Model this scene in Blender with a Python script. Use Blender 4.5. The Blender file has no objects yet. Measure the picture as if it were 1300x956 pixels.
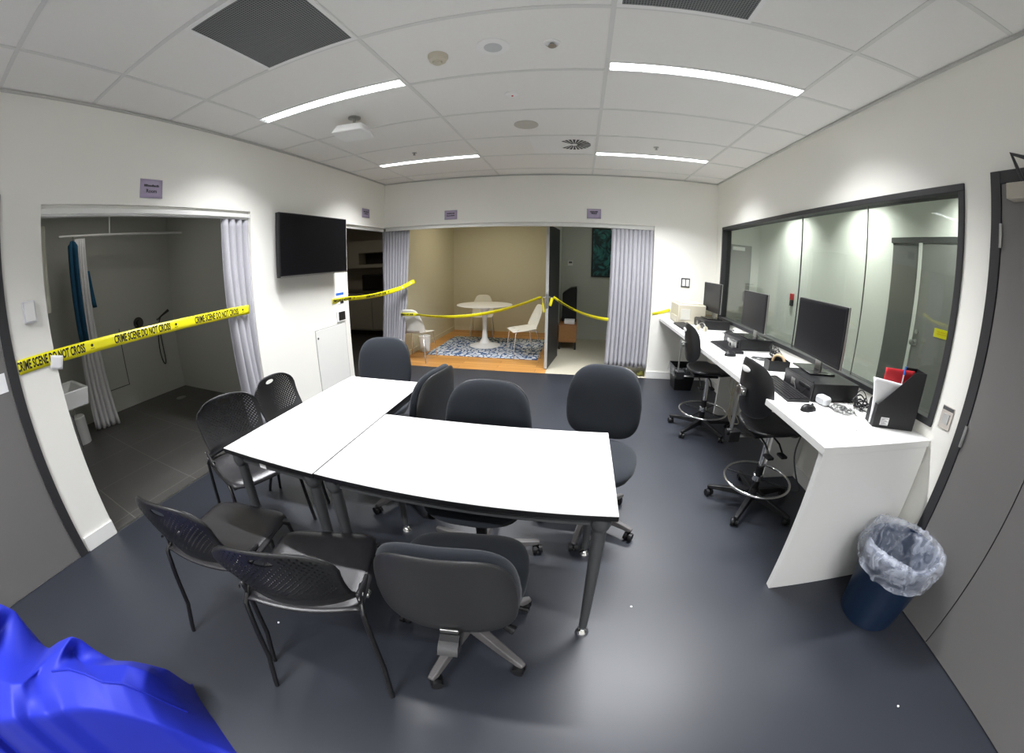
import bpy, bmesh, math, random
from mathutils import Vector, Matrix
R = math.radians
random.seed(7)
SC = bpy.context.scene
COL = SC.collection
XL, XR, Y, H, YB = -2.724, 1.82, 4.77, 2.64, -1.9

# ------------------------------------------------------------------ materials
def mat(name, col, rough=.5, metal=0., noise=0., nscale=30., bump=0., bscale=200., spec=.5, sheen=0., trans=0., emit=None, estr=0., coat=0.):
    m = bpy.data.materials.new(name); m.use_nodes = True
    nt = m.node_tree; b = nt.nodes['Principled BSDF']
    c = (*col, 1.)
    b.inputs['Base Color'].default_value = c
    b.inputs['Roughness'].default_value = rough
    b.inputs['Metallic'].default_value = metal
    b.inputs['Specular IOR Level'].default_value = spec
    b.inputs['Sheen Weight'].default_value = sheen
    b.inputs['Coat Weight'].default_value = coat
    b.inputs['Transmission Weight'].default_value = trans
    tc = nt.nodes.new('ShaderNodeTexCoord')
    if noise > 0:
        n = nt.nodes.new('ShaderNodeTexNoise'); n.inputs['Scale'].default_value = nscale; n.inputs['Detail'].default_value = 4
        nt.links.new(tc.outputs['Object'], n.inputs['Vector'])
        mx = nt.nodes.new('ShaderNodeMix'); mx.data_type = 'RGBA'
        mx.inputs[6].default_value = tuple(v*(1-noise) for v in col)+(1,)
        mx.inputs[7].default_value = tuple(min(1, v*(1+noise)) for v in col)+(1,)
        nt.links.new(n.outputs['Fac'], mx.inputs[0]); nt.links.new(mx.outputs[2], b.inputs['Base Color'])
    if bump > 0:
        n2 = nt.nodes.new('ShaderNodeTexNoise'); n2.inputs['Scale'].default_value = bscale
        nt.links.new(tc.outputs['Object'], n2.inputs['Vector'])
        bp = nt.nodes.new('ShaderNodeBump'); bp.inputs['Strength'].default_value = bump; bp.inputs['Distance'].default_value = .002
        nt.links.new(n2.outputs['Fac'], bp.inputs['Height']); nt.links.new(bp.outputs[0], b.inputs['Normal'])
    if emit:
        b.inputs['Emission Color'].default_value = (*emit, 1); b.inputs['Emission Strength'].default_value = estr
    return m

def nd(m, t, **k):
    n = m.node_tree.nodes.new(t)
    for a, v in k.items(): setattr(n, a, v)
    return n
def mth(m, op, a, b=None, c=None):
    n = nd(m, 'ShaderNodeMath', operation=op)
    for i, v in enumerate((a, b, c)):
        if v is None: continue
        if isinstance(v, (int, float)): n.inputs[i].default_value = v
        else: m.node_tree.links.new(v, n.inputs[i])
    return n.outputs[0]

M = {}
M['wall'] = mat('wall_paint', (.84, .828, .772), .6, noise=.015, nscale=3, bump=.08, bscale=350)
M['wallback'] = M['wall']
M['ceil'] = mat('ceiling_tile', (.81, .80, .765), .85, noise=.02, nscale=60, bump=.3, bscale=500)
M['cgrid'] = mat('ceiling_grid_rail', (.68, .68, .65), .5, noise=.02)
M['floor'] = mat('dark_vinyl', (.020, .023, .031), .36, noise=.18, nscale=2.2, bump=.05, bscale=60, spec=.6)
M['white'] = mat('white_laminate', (.76, .76, .74), .35, noise=.01, nscale=8)
M['whitepl'] = mat('white_plastic', (.82, .82, .80), .4, noise=.01)
M['cream'] = mat('cream_plastic', (.55, .51, .40), .45, noise=.03)
M['skirt'] = mat('white_skirting', (.78, .78, .75), .4, noise=.01)
M['doorgrey'] = mat('grey_door_paint', (.16, .155, .15), .5, noise=.04, nscale=5)
M['framegrey'] = mat('dark_grey_frame', (.028, .028, .030), .45, noise=.05)
M['blackpl'] = mat('black_plastic', (.008, .008, .009), .45, noise=.15, bump=.1, bscale=400, spec=.35)
M['seatpl'] = mat('dark_seat_plastic', (.020, .019, .021), .33, noise=.1, bump=.15, bscale=300)
M['blackgl'] = mat('black_gloss', (.006, .006, .007), .12, noise=.05)
M['screen'] = mat('screen_glass', (.006, .006, .008), .3, noise=.05, spec=.2)
M['tube'] = mat('black_tube', (.010, .010, .011), .3, noise=.1)
M['fabric'] = mat('navy_black_fabric', (.0095, .013, .019), .92, noise=.15, nscale=300, bump=.4, bscale=900, sheen=.10)
M['shell'] = mat('back_shell_plastic', (.024, .024, .025), .42, noise=.08, bump=.25, bscale=300)
M['vinyl'] = mat('black_moulded_foam', (.012, .012, .013), .34, noise=.1, bump=.2, bscale=250)
M['base'] = mat('grey_nylon', (.10, .095, .094), .42, noise=.05)
M['chrome'] = mat('chrome', (.75, .75, .74), .16, metal=1, noise=.03)
M['steel'] = mat('brushed_steel', (.45, .45, .44), .33, metal=1, noise=.05)
M['greymetal'] = mat('dark_metal_paint', (.085, .088, .09), .4, metal=.3, noise=.04)
M['curtain'] = mat('grey_curtain_cloth', (.43, .425, .46), .85, noise=.04, nscale=80, bump=.2, bscale=700, sheen=.15)
M['wcurtain'] = mat('white_shower_curtain', (.80, .79, .80), .6, noise=.03)
M['teal'] = mat('dark_blue_towel', (.008, .075, .15), .9, noise=.2, nscale=60)
M['tape'] = mat('yellow_tape', (.83, .76, .012), .28, noise=.03, nscale=20)
M['ink'] = mat('black_ink', (.01, .01, .01), .5, noise=.1)
M['bath'] = mat('bathroom_wall_sheet', (.56, .56, .52), .4, noise=.02)
M['beige'] = mat('beige_wall_paint', (.64, .61, .46), .65, noise=.02)
M['bedw'] = mat('pale_green_wall_paint', (.58, .60, .55), .65, noise=.02)
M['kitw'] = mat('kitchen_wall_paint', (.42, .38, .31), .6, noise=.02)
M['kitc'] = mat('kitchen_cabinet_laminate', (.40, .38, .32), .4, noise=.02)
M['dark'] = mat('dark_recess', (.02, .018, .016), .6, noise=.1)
M['carpet'] = mat('beige_carpet', (.50, .47, .37), .95, noise=.1, nscale=200, bump=.5, bscale=600)
M['corr'] = mat('corridor_wall_paint', (.74, .76, .72), .6, noise=.015)
M['corrdoor'] = mat('corridor_grey_door', (.22, .225, .215), .5, noise=.03)
M['wood'] = mat('cabinet_wood', (.30, .13, .04), .45, noise=.2, nscale=14)
M['ceramic'] = mat('white_ceramic', (.70, .70, .69), .12, noise=.01)
M['blue'] = mat('blue_jacket_nylon', (.008, .018, .34), .55, noise=.06, nscale=8, sheen=.05, spec=.25)
M['binblue'] = mat('navy_bin_plastic', (.006, .022, .060), .3, noise=.1)
M['paper'] = mat('white_paper', (.85, .85, .86), .7, noise=.01)
M['lilac'] = mat('lilac_paper', (.42, .36, .50), .25, noise=.03)
M['red'] = mat('red_card', (.55, .02, .03), .5, noise=.05)
M['bluepl'] = mat('blue_plastic', (.03, .16, .62), .4, noise=.05)
M['socket'] = mat('metal_faceplate', (.50, .46, .42), .3, metal=.8, noise=.1)
M['emit'] = mat('lamp_diffuser', (.9, .9, .9), .5, emit=(.93, .95, 1), estr=6., noise=.01)
M['grass'] = mat('olive_fabric', (.12, .12, .02), .9, noise=.3)

# floor scuffs: roughness varies
def floor_mat():
    m = M['floor']; nt = m.node_tree; b = nt.nodes['Principled BSDF']
    tc = nd(m, 'ShaderNodeTexCoord'); n = nd(m, 'ShaderNodeTexNoise'); n.inputs['Scale'].default_value = 1.1; n.inputs['Detail'].default_value = 6
    nt.links.new(tc.outputs['Object'], n.inputs['Vector'])
    r = mth(m, 'MULTIPLY_ADD', n.outputs['Fac'], .16, .34); nt.links.new(r, b.inputs['Roughness'])
floor_mat()

def tile_mat(name, col, grout, tx, ty, ox, oy, w=.006, rough=.4):
    m = mat(name, col, rough); nt = m.node_tree; b = nt.nodes['Principled BSDF']
    tc = nd(m, 'ShaderNodeTexCoord'); sp = nd(m, 'ShaderNodeSeparateXYZ'); nt.links.new(tc.outputs['Object'], sp.inputs[0])
    def ln(o, t, off):
        a = mth(m, 'SUBTRACT', o, off); a = mth(m, 'PINGPONG', a, t/2); return mth(m, 'LESS_THAN', a, w/2)
    g = mth(m, 'MAXIMUM', ln(sp.outputs[0], tx, ox), ln(sp.outputs[1], ty, oy))
    n = nd(m, 'ShaderNodeTexNoise'); n.inputs['Scale'].default_value = 5; nt.links.new(tc.outputs['Object'], n.inputs['Vector'])
    m1 = nd(m, 'ShaderNodeMix', data_type='RGBA'); m1.inputs[6].default_value = tuple(v*.88 for v in col)+(1,); m1.inputs[7].default_value = tuple(v*1.12 for v in col)+(1,)
    nt.links.new(n.outputs['Fac'], m1.inputs[0])
    m2 = nd(m, 'ShaderNodeMix', data_type='RGBA'); nt.links.new(g, m2.inputs[0]); nt.links.new(m1.outputs[2], m2.inputs[6]); m2.inputs[7].default_value = (*grout, 1)
    nt.links.new(m2.outputs[2], b.inputs['Base Color'])
    return m
M['bfloor'] = tile_mat('bathroom_floor_tile', (.062, .060, .056), (.15, .145, .135), .6, .6, -3.45, 1.36)

def wood_floor():
    m = mat('oak_floor', (.55, .28, .07), .35); nt = m.node_tree; b = nt.nodes['Principled BSDF']
    tc = nd(m, 'ShaderNodeTexCoord'); mp = nd(m, 'ShaderNodeMapping'); nt.links.new(tc.outputs['Object'], mp.inputs[0])
    br = nd(m, 'ShaderNodeTexBrick'); br.inputs['Scale'].default_value = 1; br.inputs['Brick Width'].default_value = 1.1; br.inputs['Row Height'].default_value = .12
    br.inputs['Mortar Size'].default_value = .003; br.inputs['Color1'].default_value = (.62, .31, .085, 1); br.inputs['Color2'].default_value = (.47, .22, .055, 1); br.inputs['Mortar'].default_value = (.22, .1, .03, 1)
    nt.links.new(mp.outputs[0], br.inputs[0])
    mp2 = nd(m, 'ShaderNodeMapping'); mp2.inputs['Scale'].default_value = (3, 40, 1); nt.links.new(tc.outputs['Object'], mp2.inputs[0])
    n = nd(m, 'ShaderNodeTexNoise'); n.inputs['Scale'].default_value = 1; nt.links.new(mp2.outputs[0], n.inputs[0])
    mx = nd(m, 'ShaderNodeMix', data_type='RGBA', blend_type='MULTIPLY'); mx.inputs[0].default_value = .5
    nt.links.new(br.outputs[0], mx.inputs[6]); cr = nd(m, 'ShaderNodeMapRange'); cr.inputs[3].default_value = .55; cr.inputs[4].default_value = 1.3
    nt.links.new(n.outputs['Fac'], cr.inputs[0]); nt.links.new(cr.outputs[0], mx.inputs[7]); nt.links.new(mx.outputs[2], b.inputs['Base Color'])
    return m
M['oak'] = wood_floor()

def rug_mat():
    m = mat('patterned_rug', (.6, .62, .66), .95); nt = m.node_tree; b = nt.nodes['Principled BSDF']
    tc = nd(m, 'ShaderNodeTexCoord'); v = nd(m, 'ShaderNodeTexVoronoi', feature='DISTANCE_TO_EDGE'); v.inputs['Scale'].default_value = 12; v.inputs['Randomness'].default_value = .85
    nt.links.new(tc.outputs['Object'], v.inputs['Vector']); f = mth(m, 'LESS_THAN', v.outputs['Distance'], .11)
    mx = nd(m, 'ShaderNodeMix', data_type='RGBA'); mx.inputs[6].default_value = (.62, .65, .68, 1); mx.inputs[7].default_value = (.06, .11, .22, 1)
    nt.links.new(f, mx.inputs[0]); nt.links.new(mx.outputs[2], b.inputs['Base Color']); return m
M['rug'] = rug_mat()

def grille_mat():
    m = mat('return_air_mesh', (.1, .11, .11), .5); nt = m.node_tree; b = nt.nodes['Principled BSDF']
    tc = nd(m, 'ShaderNodeTexCoord'); sp = nd(m, 'ShaderNodeSeparateXYZ'); nt.links.new(tc.outputs['Object'], sp.inputs[0])
    a = mth(m, 'PINGPONG', sp.outputs[0], .00625); c = mth(m, 'PINGPONG', sp.outputs[1], .00625)
    g = mth(m, 'MAXIMUM', mth(m, 'LESS_THAN', a, .0018), mth(m, 'LESS_THAN', c, .0018))
    mx = nd(m, 'ShaderNodeMix', data_type='RGBA'); mx.inputs[6].default_value = (.035, .038, .038, 1); mx.inputs[7].default_value = (.19, .20, .20, 1)
    nt.links.new(g, mx.inputs[0]); nt.links.new(mx.outputs[2], b.inputs['Base Color']); return m
M['grille'] = grille_mat()

def perf_mat():      # perforated shell: staggered round holes and a grip slot, in metres on the UV map
    m = mat('perforated_seat_plastic', (.010, .010, .011), .42, noise=.1, bump=.1); nt = m.node_tree; b = nt.nodes['Principled BSDF']; out = nt.nodes['Material Output']
    uv = nd(m, 'ShaderNodeUVMap'); sp = nd(m, 'ShaderNodeSeparateXYZ'); nt.links.new(uv.outputs[0], sp.inputs[0])
    u, v = sp.outputs[0], sp.outputs[1]
    p = .0108
    def holes(ou, ov):
        a = mth(m, 'PINGPONG', mth(m, 'ADD', u, ou), p); c = mth(m, 'PINGPONG', mth(m, 'ADD', v, ov), p)
        # pingpong peaks: distance from lattice points
        d = mth(m, 'SQRT', mth(m, 'ADD', mth(m, 'MULTIPLY', a, a), mth(m, 'MULTIPLY', c, c)))
        return mth(m, 'LESS_THAN', d, .0037)
    h = mth(m, 'MAXIMUM', holes(10*p*2, 10*p*2), holes(10*p*2+p, 10*p*2+p))
    au = mth(m, 'ABSOLUTE', u)
    z = mth(m, 'MULTIPLY', mth(m, 'LESS_THAN', au, .185), mth(m, 'MULTIPLY', mth(m, 'GREATER_THAN', v, .06), mth(m, 'LESS_THAN', v, .295)))
    z2 = mth(m, 'LESS_THAN', mth(m, 'ADD', mth(m, 'POWER', mth(m, 'DIVIDE', au, .185), 4.), mth(m, 'POWER', mth(m, 'ABSOLUTE', mth(m, 'DIVIDE', mth(m, 'SUBTRACT', v, .178), .122)), 4.)), 1.)
    h = mth(m, 'MULTIPLY', h, mth(m, 'MULTIPLY', z, z2))
    e = mth(m, 'ADD', mth(m, 'POWER', mth(m, 'DIVIDE', au, .042), 2.), mth(m, 'POWER', mth(m, 'ABSOLUTE', mth(m, 'DIVIDE', mth(m, 'SUBTRACT', v, .268), .014)), 2.))
    near = mth(m, 'LESS_THAN', e, 2.2); slot = mth(m, 'LESS_THAN', e, 1.)
    h = mth(m, 'MULTIPLY', h, mth(m, 'SUBTRACT', 1., near)); h = mth(m, 'MAXIMUM', h, slot)
    tr = nd(m, 'ShaderNodeBsdfTransparent'); mx = nd(m, 'ShaderNodeMixShader')
    nt.links.new(h, mx.inputs[0]); nt.links.new(b.outputs[0], mx.inputs[1]); nt.links.new(tr.outputs[0], mx.inputs[2]); nt.links.new(mx.outputs[0], out.inputs[0])
    return m
M['perf'] = perf_mat()

def glass_mat(name, tint, refl=.09):
    m = bpy.data.materials.new(name); m.use_nodes = True; nt = m.node_tree; nt.nodes.clear()
    o = nt.nodes.new('ShaderNodeOutputMaterial'); tr = nt.nodes.new('ShaderNodeBsdfTransparent'); tr.inputs[0].default_value = (*tint, 1)
    gl = nt.nodes.new('ShaderNodeBsdfGlossy'); gl.inputs['Roughness'].default_value = .02
    lw = nt.nodes.new('ShaderNodeLayerWeight'); pw = nt.nodes.new('ShaderNodeMath'); pw.operation = 'POWER'; pw.inputs[1].default_value = 5; nt.links.new(lw.outputs['Facing'], pw.inputs[0]); fr = nt.nodes.new('ShaderNodeMath'); fr.operation = 'MULTIPLY_ADD'; fr.inputs[1].default_value = .95; fr.inputs[2].default_value = .05; nt.links.new(pw.outputs[0], fr.inputs[0])
    mx = nt.nodes.new('ShaderNodeMixShader'); nt.links.new(fr.outputs[0], mx.inputs[0]); nt.links.new(tr.outputs[0], mx.inputs[1]); nt.links.new(gl.outputs[0], mx.inputs[2]); nt.links.new(mx.outputs[0], o.inputs[0])
    return m
M['glass'] = glass_mat('window_glass', (.86, .89, .86))
def liner_mat(name, amt, col=(.75, .8, .92)):
    m = mat(name, col, .25, noise=.05); nt = m.node_tree; b = nt.nodes['Principled BSDF']; out = nt.nodes['Material Output']
    tc = nd(m, 'ShaderNodeTexCoord'); n = nd(m, 'ShaderNodeTexNoise'); n.inputs['Scale'].default_value = 14; n.inputs['Detail'].default_value = 5; n.inputs['Distortion'].default_value = 1.5
    nt.links.new(tc.outputs['Object'], n.inputs[0]); mr = nd(m, 'ShaderNodeMapRange'); mr.inputs[1].default_value = .35; mr.inputs[2].default_value = .7; mr.inputs[3].default_value = amt; mr.inputs[4].default_value = min(1, amt+.38)
    nt.links.new(n.outputs['Fac'], mr.inputs[0]); bp = nd(m, 'ShaderNodeBump'); bp.inputs['Strength'].default_value = .9; bp.inputs['Distance'].default_value = .01
    nt.links.new(n.outputs['Fac'], bp.inputs['Height']); nt.links.new(bp.outputs[0], b.inputs['Normal'])
    tr = nd(m, 'ShaderNodeBsdfTransparent'); mx = nd(m, 'ShaderNodeMixShader'); nt.links.new(mr.outputs[0], mx.inputs[0]); nt.links.new(tr.outputs[0], mx.inputs[1]); nt.links.new(b.outputs[0], mx.inputs[2]); nt.links.new(mx.outputs[0], out.inputs[0])
    return m
M['liner'] = liner_mat('clear_bag_film', .10)
M['liner2'] = liner_mat('thin_clear_bag_film', .12, (.5, .52, .55))

def art_mat():
    m = mat('teal_painting', (.01, .09, .09), .35); nt = m.node_tree; b = nt.nodes['Principled BSDF']
    tc = nd(m, 'ShaderNodeTexCoord'); n = nd(m, 'ShaderNodeTexNoise'); n.inputs['Scale'].default_value = 5; n.inputs['Distortion'].default_value = 2; nt.links.new(tc.outputs['Object'], n.inputs[0])
    r = nd(m, 'ShaderNodeValToRGB'); r.color_ramp.elements[0].color = (.004, .03, .035, 1); r.color_ramp.elements[0].position = .42; r.color_ramp.elements[1].color = (.04, .24, .22, 1); r.color_ramp.elements[1].position = .66
    nt.links.new(n.outputs['Fac'], r.inputs[0]); nt.links.new(r.outputs[0], b.inputs['Base Color']); return m
M['art'] = art_mat()

# ------------------------------------------------------------------ mesh helpers
LAST = [None]
class MB:
    def __init__(s): s.v = []; s.f = []; s.uv = None
    def add(s, vs, fs):
        o = len(s.v); s.v += [tuple(v) for v in vs]; s.f += [tuple(i+o for i in f) for f in fs]; return s
    def box(s, x0, x1, y0, y1, z0, z1, mt=None):
        vs = [(x, y, z) for x in (x0, x1) for y in (y0, y1) for z in (z0, z1)]
        if mt is not None: vs = [tuple(mt @ Vector(v)) for v in vs]
        return s.add(vs, [(0, 1, 3, 2), (4, 6, 7, 5), (0, 4, 5, 1), (2, 3, 7, 6), (0, 2, 6, 4), (1, 5, 7, 3)])
    def cyl(s, p0, p1, r0, r1=None, n=20):
        return s.tube([p0, p1], [r0, r0 if r1 is None else r1], n)
    def tube(s, pts, rad, n=12, closed=False, cap=True):
        pts = [Vector(p) for p in pts]; N = len(pts)
        if not isinstance(rad, (list, tuple)): rad = [rad]*N
        up = Vector((0, 0, 1)); prev = None; o = len(s.v)
        for i, p in enumerate(pts):
            if closed: t = (pts[(i+1) % N]-pts[i-1])
            else: t = pts[min(i+1, N-1)]-pts[max(i-1, 0)]
            if t.length < 1e-9: t = Vector((0, 0, 1))
            t.normalize()
            if prev is None:
                a = t.cross(up)
                if a.length < .05: a = t.cross(Vector((1, 0, 0)))
            else: a = prev - t*prev.dot(t)
            if a.length < 1e-6: a = t.cross(Vector((1, 0, 0)))
            a.normalize(); prev = a; b = t.cross(a)
            for k in range(n):
                q = 2*math.pi*k/n; s.v.append(tuple(p+(a*math.cos(q)+b*math.sin(q))*rad[i]))
        for i in range(N if closed else N-1):
            j = (i+1) % N
            for k in range(n):
                l = (k+1) % n; s.f.append((o+i*n+k, o+i*n+l, o+j*n+l, o+j*n+k))
        if cap and not closed:
            s.f.append(tuple(o+k for k in range(n))[::-1]); s.f.append(tuple(o+(N-1)*n+k for k in range(n)))
        return s
    def lathe(s, prof, c=(0, 0, 0), n=40, fn=None, close=True):
        o = len(s.v); N = len(prof)
        for i, (r, z) in enumerate(prof):
            for k in range(n):
                q = 2*math.pi*k/n; rr, zz = (r, z) if fn is None else fn(r, z, q, i)
                s.v.append((c[0]+rr*math.cos(q), c[1]+rr*math.sin(q), c[2]+zz))
        for i in range(N-1):
            for k in range(n):
                l = (k+1) % n; s.f.append((o+i*n+k, o+i*n+l, o+(i+1)*n+l, o+(i+1)*n+k))
        if close:
            if prof[0][0] > 1e-5: s.f.append(tuple(o+k for k in range(n))[::-1])
            if prof[-1][0] > 1e-5: s.f.append(tuple(o+(N-1)*n+k for k in range(n)))
        return s
    def prism(s, poly, fa, t0, t1):      # poly 2D, fa(a, b, t) -> 3D
        n = len(poly); vs = [fa(a, b, t0) for a, b in poly]+[fa(a, b, t1) for a, b in poly]
        fs = [tuple(range(n))[::-1], tuple(range(n, 2*n))]+[(i, (i+1) % n, (i+1) % n+n, i+n) for i in range(n)]
        return s.add(vs, fs)
    def grid(s, fn, nu, nv, uv=None):
        o = len(s.v)
        for j in range(nv+1):
            for i in range(nu+1): s.v.append(tuple(fn(i/nu, j/nv)))
        for j in range(nv):
            for i in range(nu):
                a = o+j*(nu+1)+i; s.f.append((a, a+1, a+nu+2, a+nu+1))
        if uv: s.uv = [uv(i/nu, j/nv) for j in range(nv+1) for i in range(nu+1)]
        return s
    def obj(s, name, m, parent=None, smooth=35, bevel=0, solid=0, sub=0, seg=2, soff=0):
        me = bpy.data.meshes.new(name); me.from_pydata(s.v, [], s.f); me.materials.append(m)
        if s.uv:
            l = me.uv_layers.new(name='UVMap')
            for lp in me.loops: l.data[lp.index].uv = s.uv[lp.vertex_index]
        bm = bmesh.new(); bm.from_mesh(me); bmesh.ops.recalc_face_normals(bm, faces=bm.faces); bm.to_mesh(me); bm.free()
        if smooth:
            for p in me.polygons: p.use_smooth = True
            me.set_sharp_from_angle(angle=R(smooth))
        me.update()
        o = bpy.data.objects.new(name, me); COL.objects.link(o)
        LAST[0] = o
        if parent: o.parent = parent
        if solid:
            k = o.modifiers.new('s', 'SOLIDIFY'); k.thickness = solid; k.offset = soff
        if bevel:
            k = o.modifiers.new('b', 'BEVEL'); k.width = bevel; k.segments = seg; k.limit_method = 'ANGLE'; k.angle_limit = R(40)
        if sub:
            k = o.modifiers.new('u', 'SUBSURF'); k.levels = sub; k.render_levels = sub
        return o

def tag(o, label=None, cat=None, group=None, kind=None):
    if label: o['label'] = label
    if cat: o['category'] = cat
    if group: o['group'] = group
    if kind: o['kind'] = kind
    return o
def thing(name, label, cat, loc=(0, 0, 0), rz=0, group=None):
    o = bpy.data.objects.new(name, None); o.empty_display_size = .1; COL.objects.link(o); o.location = loc; o.rotation_euler = (0, 0, R(rz))
    return tag(o, label, cat, group)
def copy_tree(o, parent=None):
    c = o.copy(); COL.objects.link(c); c.parent = parent
    for ch in list(o.children): copy_tree(ch, c)
    return c
def struct(mb, name, m, label=None, **k):
    return tag(mb.obj(name, m, **k), label, None, None, 'structure')

def text_geo(txt, size, bold=0., sx=1., align='CENTER'):
    cu = bpy.data.curves.new('t', 'FONT'); cu.body = txt; cu.size = size; cu.offset = bold; cu.align_x = align; cu.align_y = 'CENTER'; cu.resolution_u = 3
    ob = bpy.data.objects.new('t', cu); COL.objects.link(ob); dg = bpy.context.evaluated_depsgraph_get()
    me = bpy.data.meshes.new_from_object(ob.evaluated_get(dg)); vs = [(v.co.x*sx, v.co.y) for v in me.vertices]; fs = [tuple(p.vertices) for p in me.polygons]
    bpy.data.objects.remove(ob); bpy.data.meshes.remove(me); bpy.data.curves.remove(cu)
    return vs, fs

# ------------------------------------------------------------------ the room
W = .1
struct(MB().box(XL, XR, YB, Y, -.05, 0), 'floor', M['floor'], 'dark blue-grey vinyl floor of the room')
struct(MB().box(XL-.1, XR+.1, YB-.1, Y+.1, H, H+.05), 'ceiling', M['ceil'], 'suspended tile ceiling of the room')
gb = MB()
for k in range(-2, 3):
    x = .154+1.2*k
    if XL < x < XR: gb.box(x-.012, x+.012, YB, Y, H-.004, H)
for k in range(-4, 6):
    y = 1.458+.6*k
    if YB < y < Y: gb.box(XL, XR, y-.012, y+.012, H-.0035, H)
struct(gb, 'trim_1', M['cgrid'], 'metal grid rails between the ceiling tiles', smooth=0)
sh = MB().box(XL, XL+.02, YB, Y, H-.016, H-.004).box(XR-.02, XR, YB, Y, H-.016, H-.004).box(XL, XR, Y-.02, Y, H-.016, H-.004)
struct(sh, 'trim_2', mat('shadow_angle', (.5, .5, .47), .5, noise=.02), 'grey edge angle where walls meet ceiling', smooth=0)
wl = MB()
for y0, y1, z0, z1 in ((YB-.1, .577, 0, H), (.577, 2.319, 2.02, H), (2.319, 3.82, 0, H), (3.82, Y+.1, 1.995, H)):
    wl.box(XL-W, XL, y0, y1, z0, z1)
struct(wl, 'wall_left', M['wall'], 'white left wall with two tall openings', smooth=0)
wb = MB().box(XL, .965, Y, Y+W, 2.005, H).box(.965, XR+.1, Y, Y+W, 0, H)
struct(wb, 'wall_back', M['wall'], 'white far wall with one wide opening', smooth=0)
wr = MB().box(XR, XR+W, YB-.1, 1.24, 0, H).box(XR, XR+W, 1.24, 4.577, 0, .886).box(XR, XR+W, 1.24, 4.577, 2.045, H).box(XR, XR+W, 4.577, Y+W, 0, H)
struct(wr, 'wall_right', M['wall'], 'white right wall around the long window', smooth=0)
struct(MB().box(XL-W, XR+W, YB-W, YB, 0, H), 'wall_front', M['wall'], 'white wall behind the camera', smooth=0)
# tracks in the heads of the openings
for nm, b_, lb in (('trim_3', MB().box(XL-.08, XL-.03, .577, 2.319, 1.955, 2.02).box(XL-.03, XL-.012, .577, 2.319, 1.965, 2.0), 'white curtain track over the bathroom opening'),
                   ('trim_4', MB().box(XL-.08, XL-.03, 3.82, Y+.03, 1.95, 1.995), 'white curtain track over the kitchen opening'),
                   ('trim_5', MB().box(XL, .965, Y+.03, Y+.08, 1.955, 2.005), 'white curtain track over the wide far opening')):
    struct(b_, nm, M['skirt'], lb, smooth=0, bevel=.004)
struct(MB().box(XL, XL+.012, .345, .577, 0, .1).box(XL, XL+.012, 2.319, 3.82, 0, .1).box(XL-W, XL, .565, .577+.006, 0, .1), 'baseboard_left', M['skirt'], 'white skirting on the left wall', smooth=0, bevel=.003)
struct(MB().box(.965, XR, Y-.012, Y, 0, .1), 'baseboard_back', M['skirt'], 'white skirting on the far pier', smooth=0, bevel=.003)
struct(MB().box(XR-.012, XR, 1.09, 4.76, 0, .1), 'baseboard_right', M['skirt'], 'white skirting on the right wall', smooth=0, bevel=.003)
struct(MB().box(XL-.012, XL+.006, .577, 2.319, 0, .004), 'trim_6', M['steel'], 'pale metal threshold strip of the bathroom', smooth=0)

# ---- right window
wf = MB(); a0, a1, b0, b1 = 1.24, 4.577, .886, 2.045; t = .036
for q in ((a0, a1, b0, b0+t), (a0, a1, b1-t, b1), (a0, a0+t, b0+t, b1-t), (a1-t, a1, b0+t, b1-t)): wf.box(XR-.012, XR+W+.01, q[0], q[1], q[2], q[3])
win = struct(wf, 'window_1', M['framegrey'], 'long dark framed interior window above the desk', smooth=0, bevel=.003)
for i, (y0, y1) in enumerate(((a0+t, 2.03), (2.034, 2.836), (2.84, a1-t))):
    g_ = MB().box(XR+.046, XR+.054, y0, y1, b0+t, b1-t).obj('window_pane', M['glass'], win, smooth=0)
MB().box(XR+.045, XR+.055, 2.0305, 2.0335, b0+t, b1-t).obj('window_joint', M['steel'], win, smooth=0)
MB().box(XR+.044, XR+.056, 2.8362, 2.8398, b0+t, b1-t).obj('window_joint', M['greymetal'], win, smooth=0)

# ---- doors
dr = struct(MB().box(XR-.014, XR, 1.03, 1.083, 0, 2.075).box(XR-.014, XR, -.3, 1.03, 2.02, 2.075), 'door_1', M['framegrey'], 'grey double door in the right wall beside the round bin', smooth=0, bevel=.002)
MB().box(XR-.004, XR-.0005, -.25, 1.03, .004, 2.018).obj('door_gap_backing', M['ink'], dr, smooth=0)  # black sheet added so the gap between the leaves reads dark
for y0, y1 in ((.667, 1.026), (-.25, .661)):
    MB().box(XR-.009, XR-.0042, y0, y1, .006, 2.016).obj('door_leaf', M['doorgrey'], dr, smooth=0, bevel=.001)
for z in (1.80, .93, .22): MB().cyl((XR-.016, 1.028, z-.05), (XR-.016, 1.028, z+.05), .008).obj('hinge', M['steel'], dr)
MB().box(XR-.075, XR-.006, .72, .968, 1.938, 2.003).obj('door_closer', mat('closer_beige', (.42, .39, .33), .4, noise=.03), dr, smooth=0, bevel=.004)
MB().tube([(XR-.06, .885, 1.99), (XR-.085, .925, 2.112), (XR-.06, .80, 2.07), (XR-.02, .62, 2.055)], .012, 8).obj('closer_arm', M['framegrey'], dr)
dl = struct(MB().box(XL, XL+.014, .270, .330, 0, 2.075).box(XL, XL+.014, -.7, .27, 2.02, 2.075), 'door_2', M['framegrey'], 'grey door in the left wall nearest the camera', smooth=0, bevel=.002)
MB().box(XL-.002, XL+.006, -.68, .266, .006, 2.016).obj('door_leaf', M['doorgrey'], dl, smooth=0)
MB().box(XL+.006, XL+.009, .18, .25, 1.07, 1.17).obj('door_sign', M['paper'], dl, smooth=0)

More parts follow.
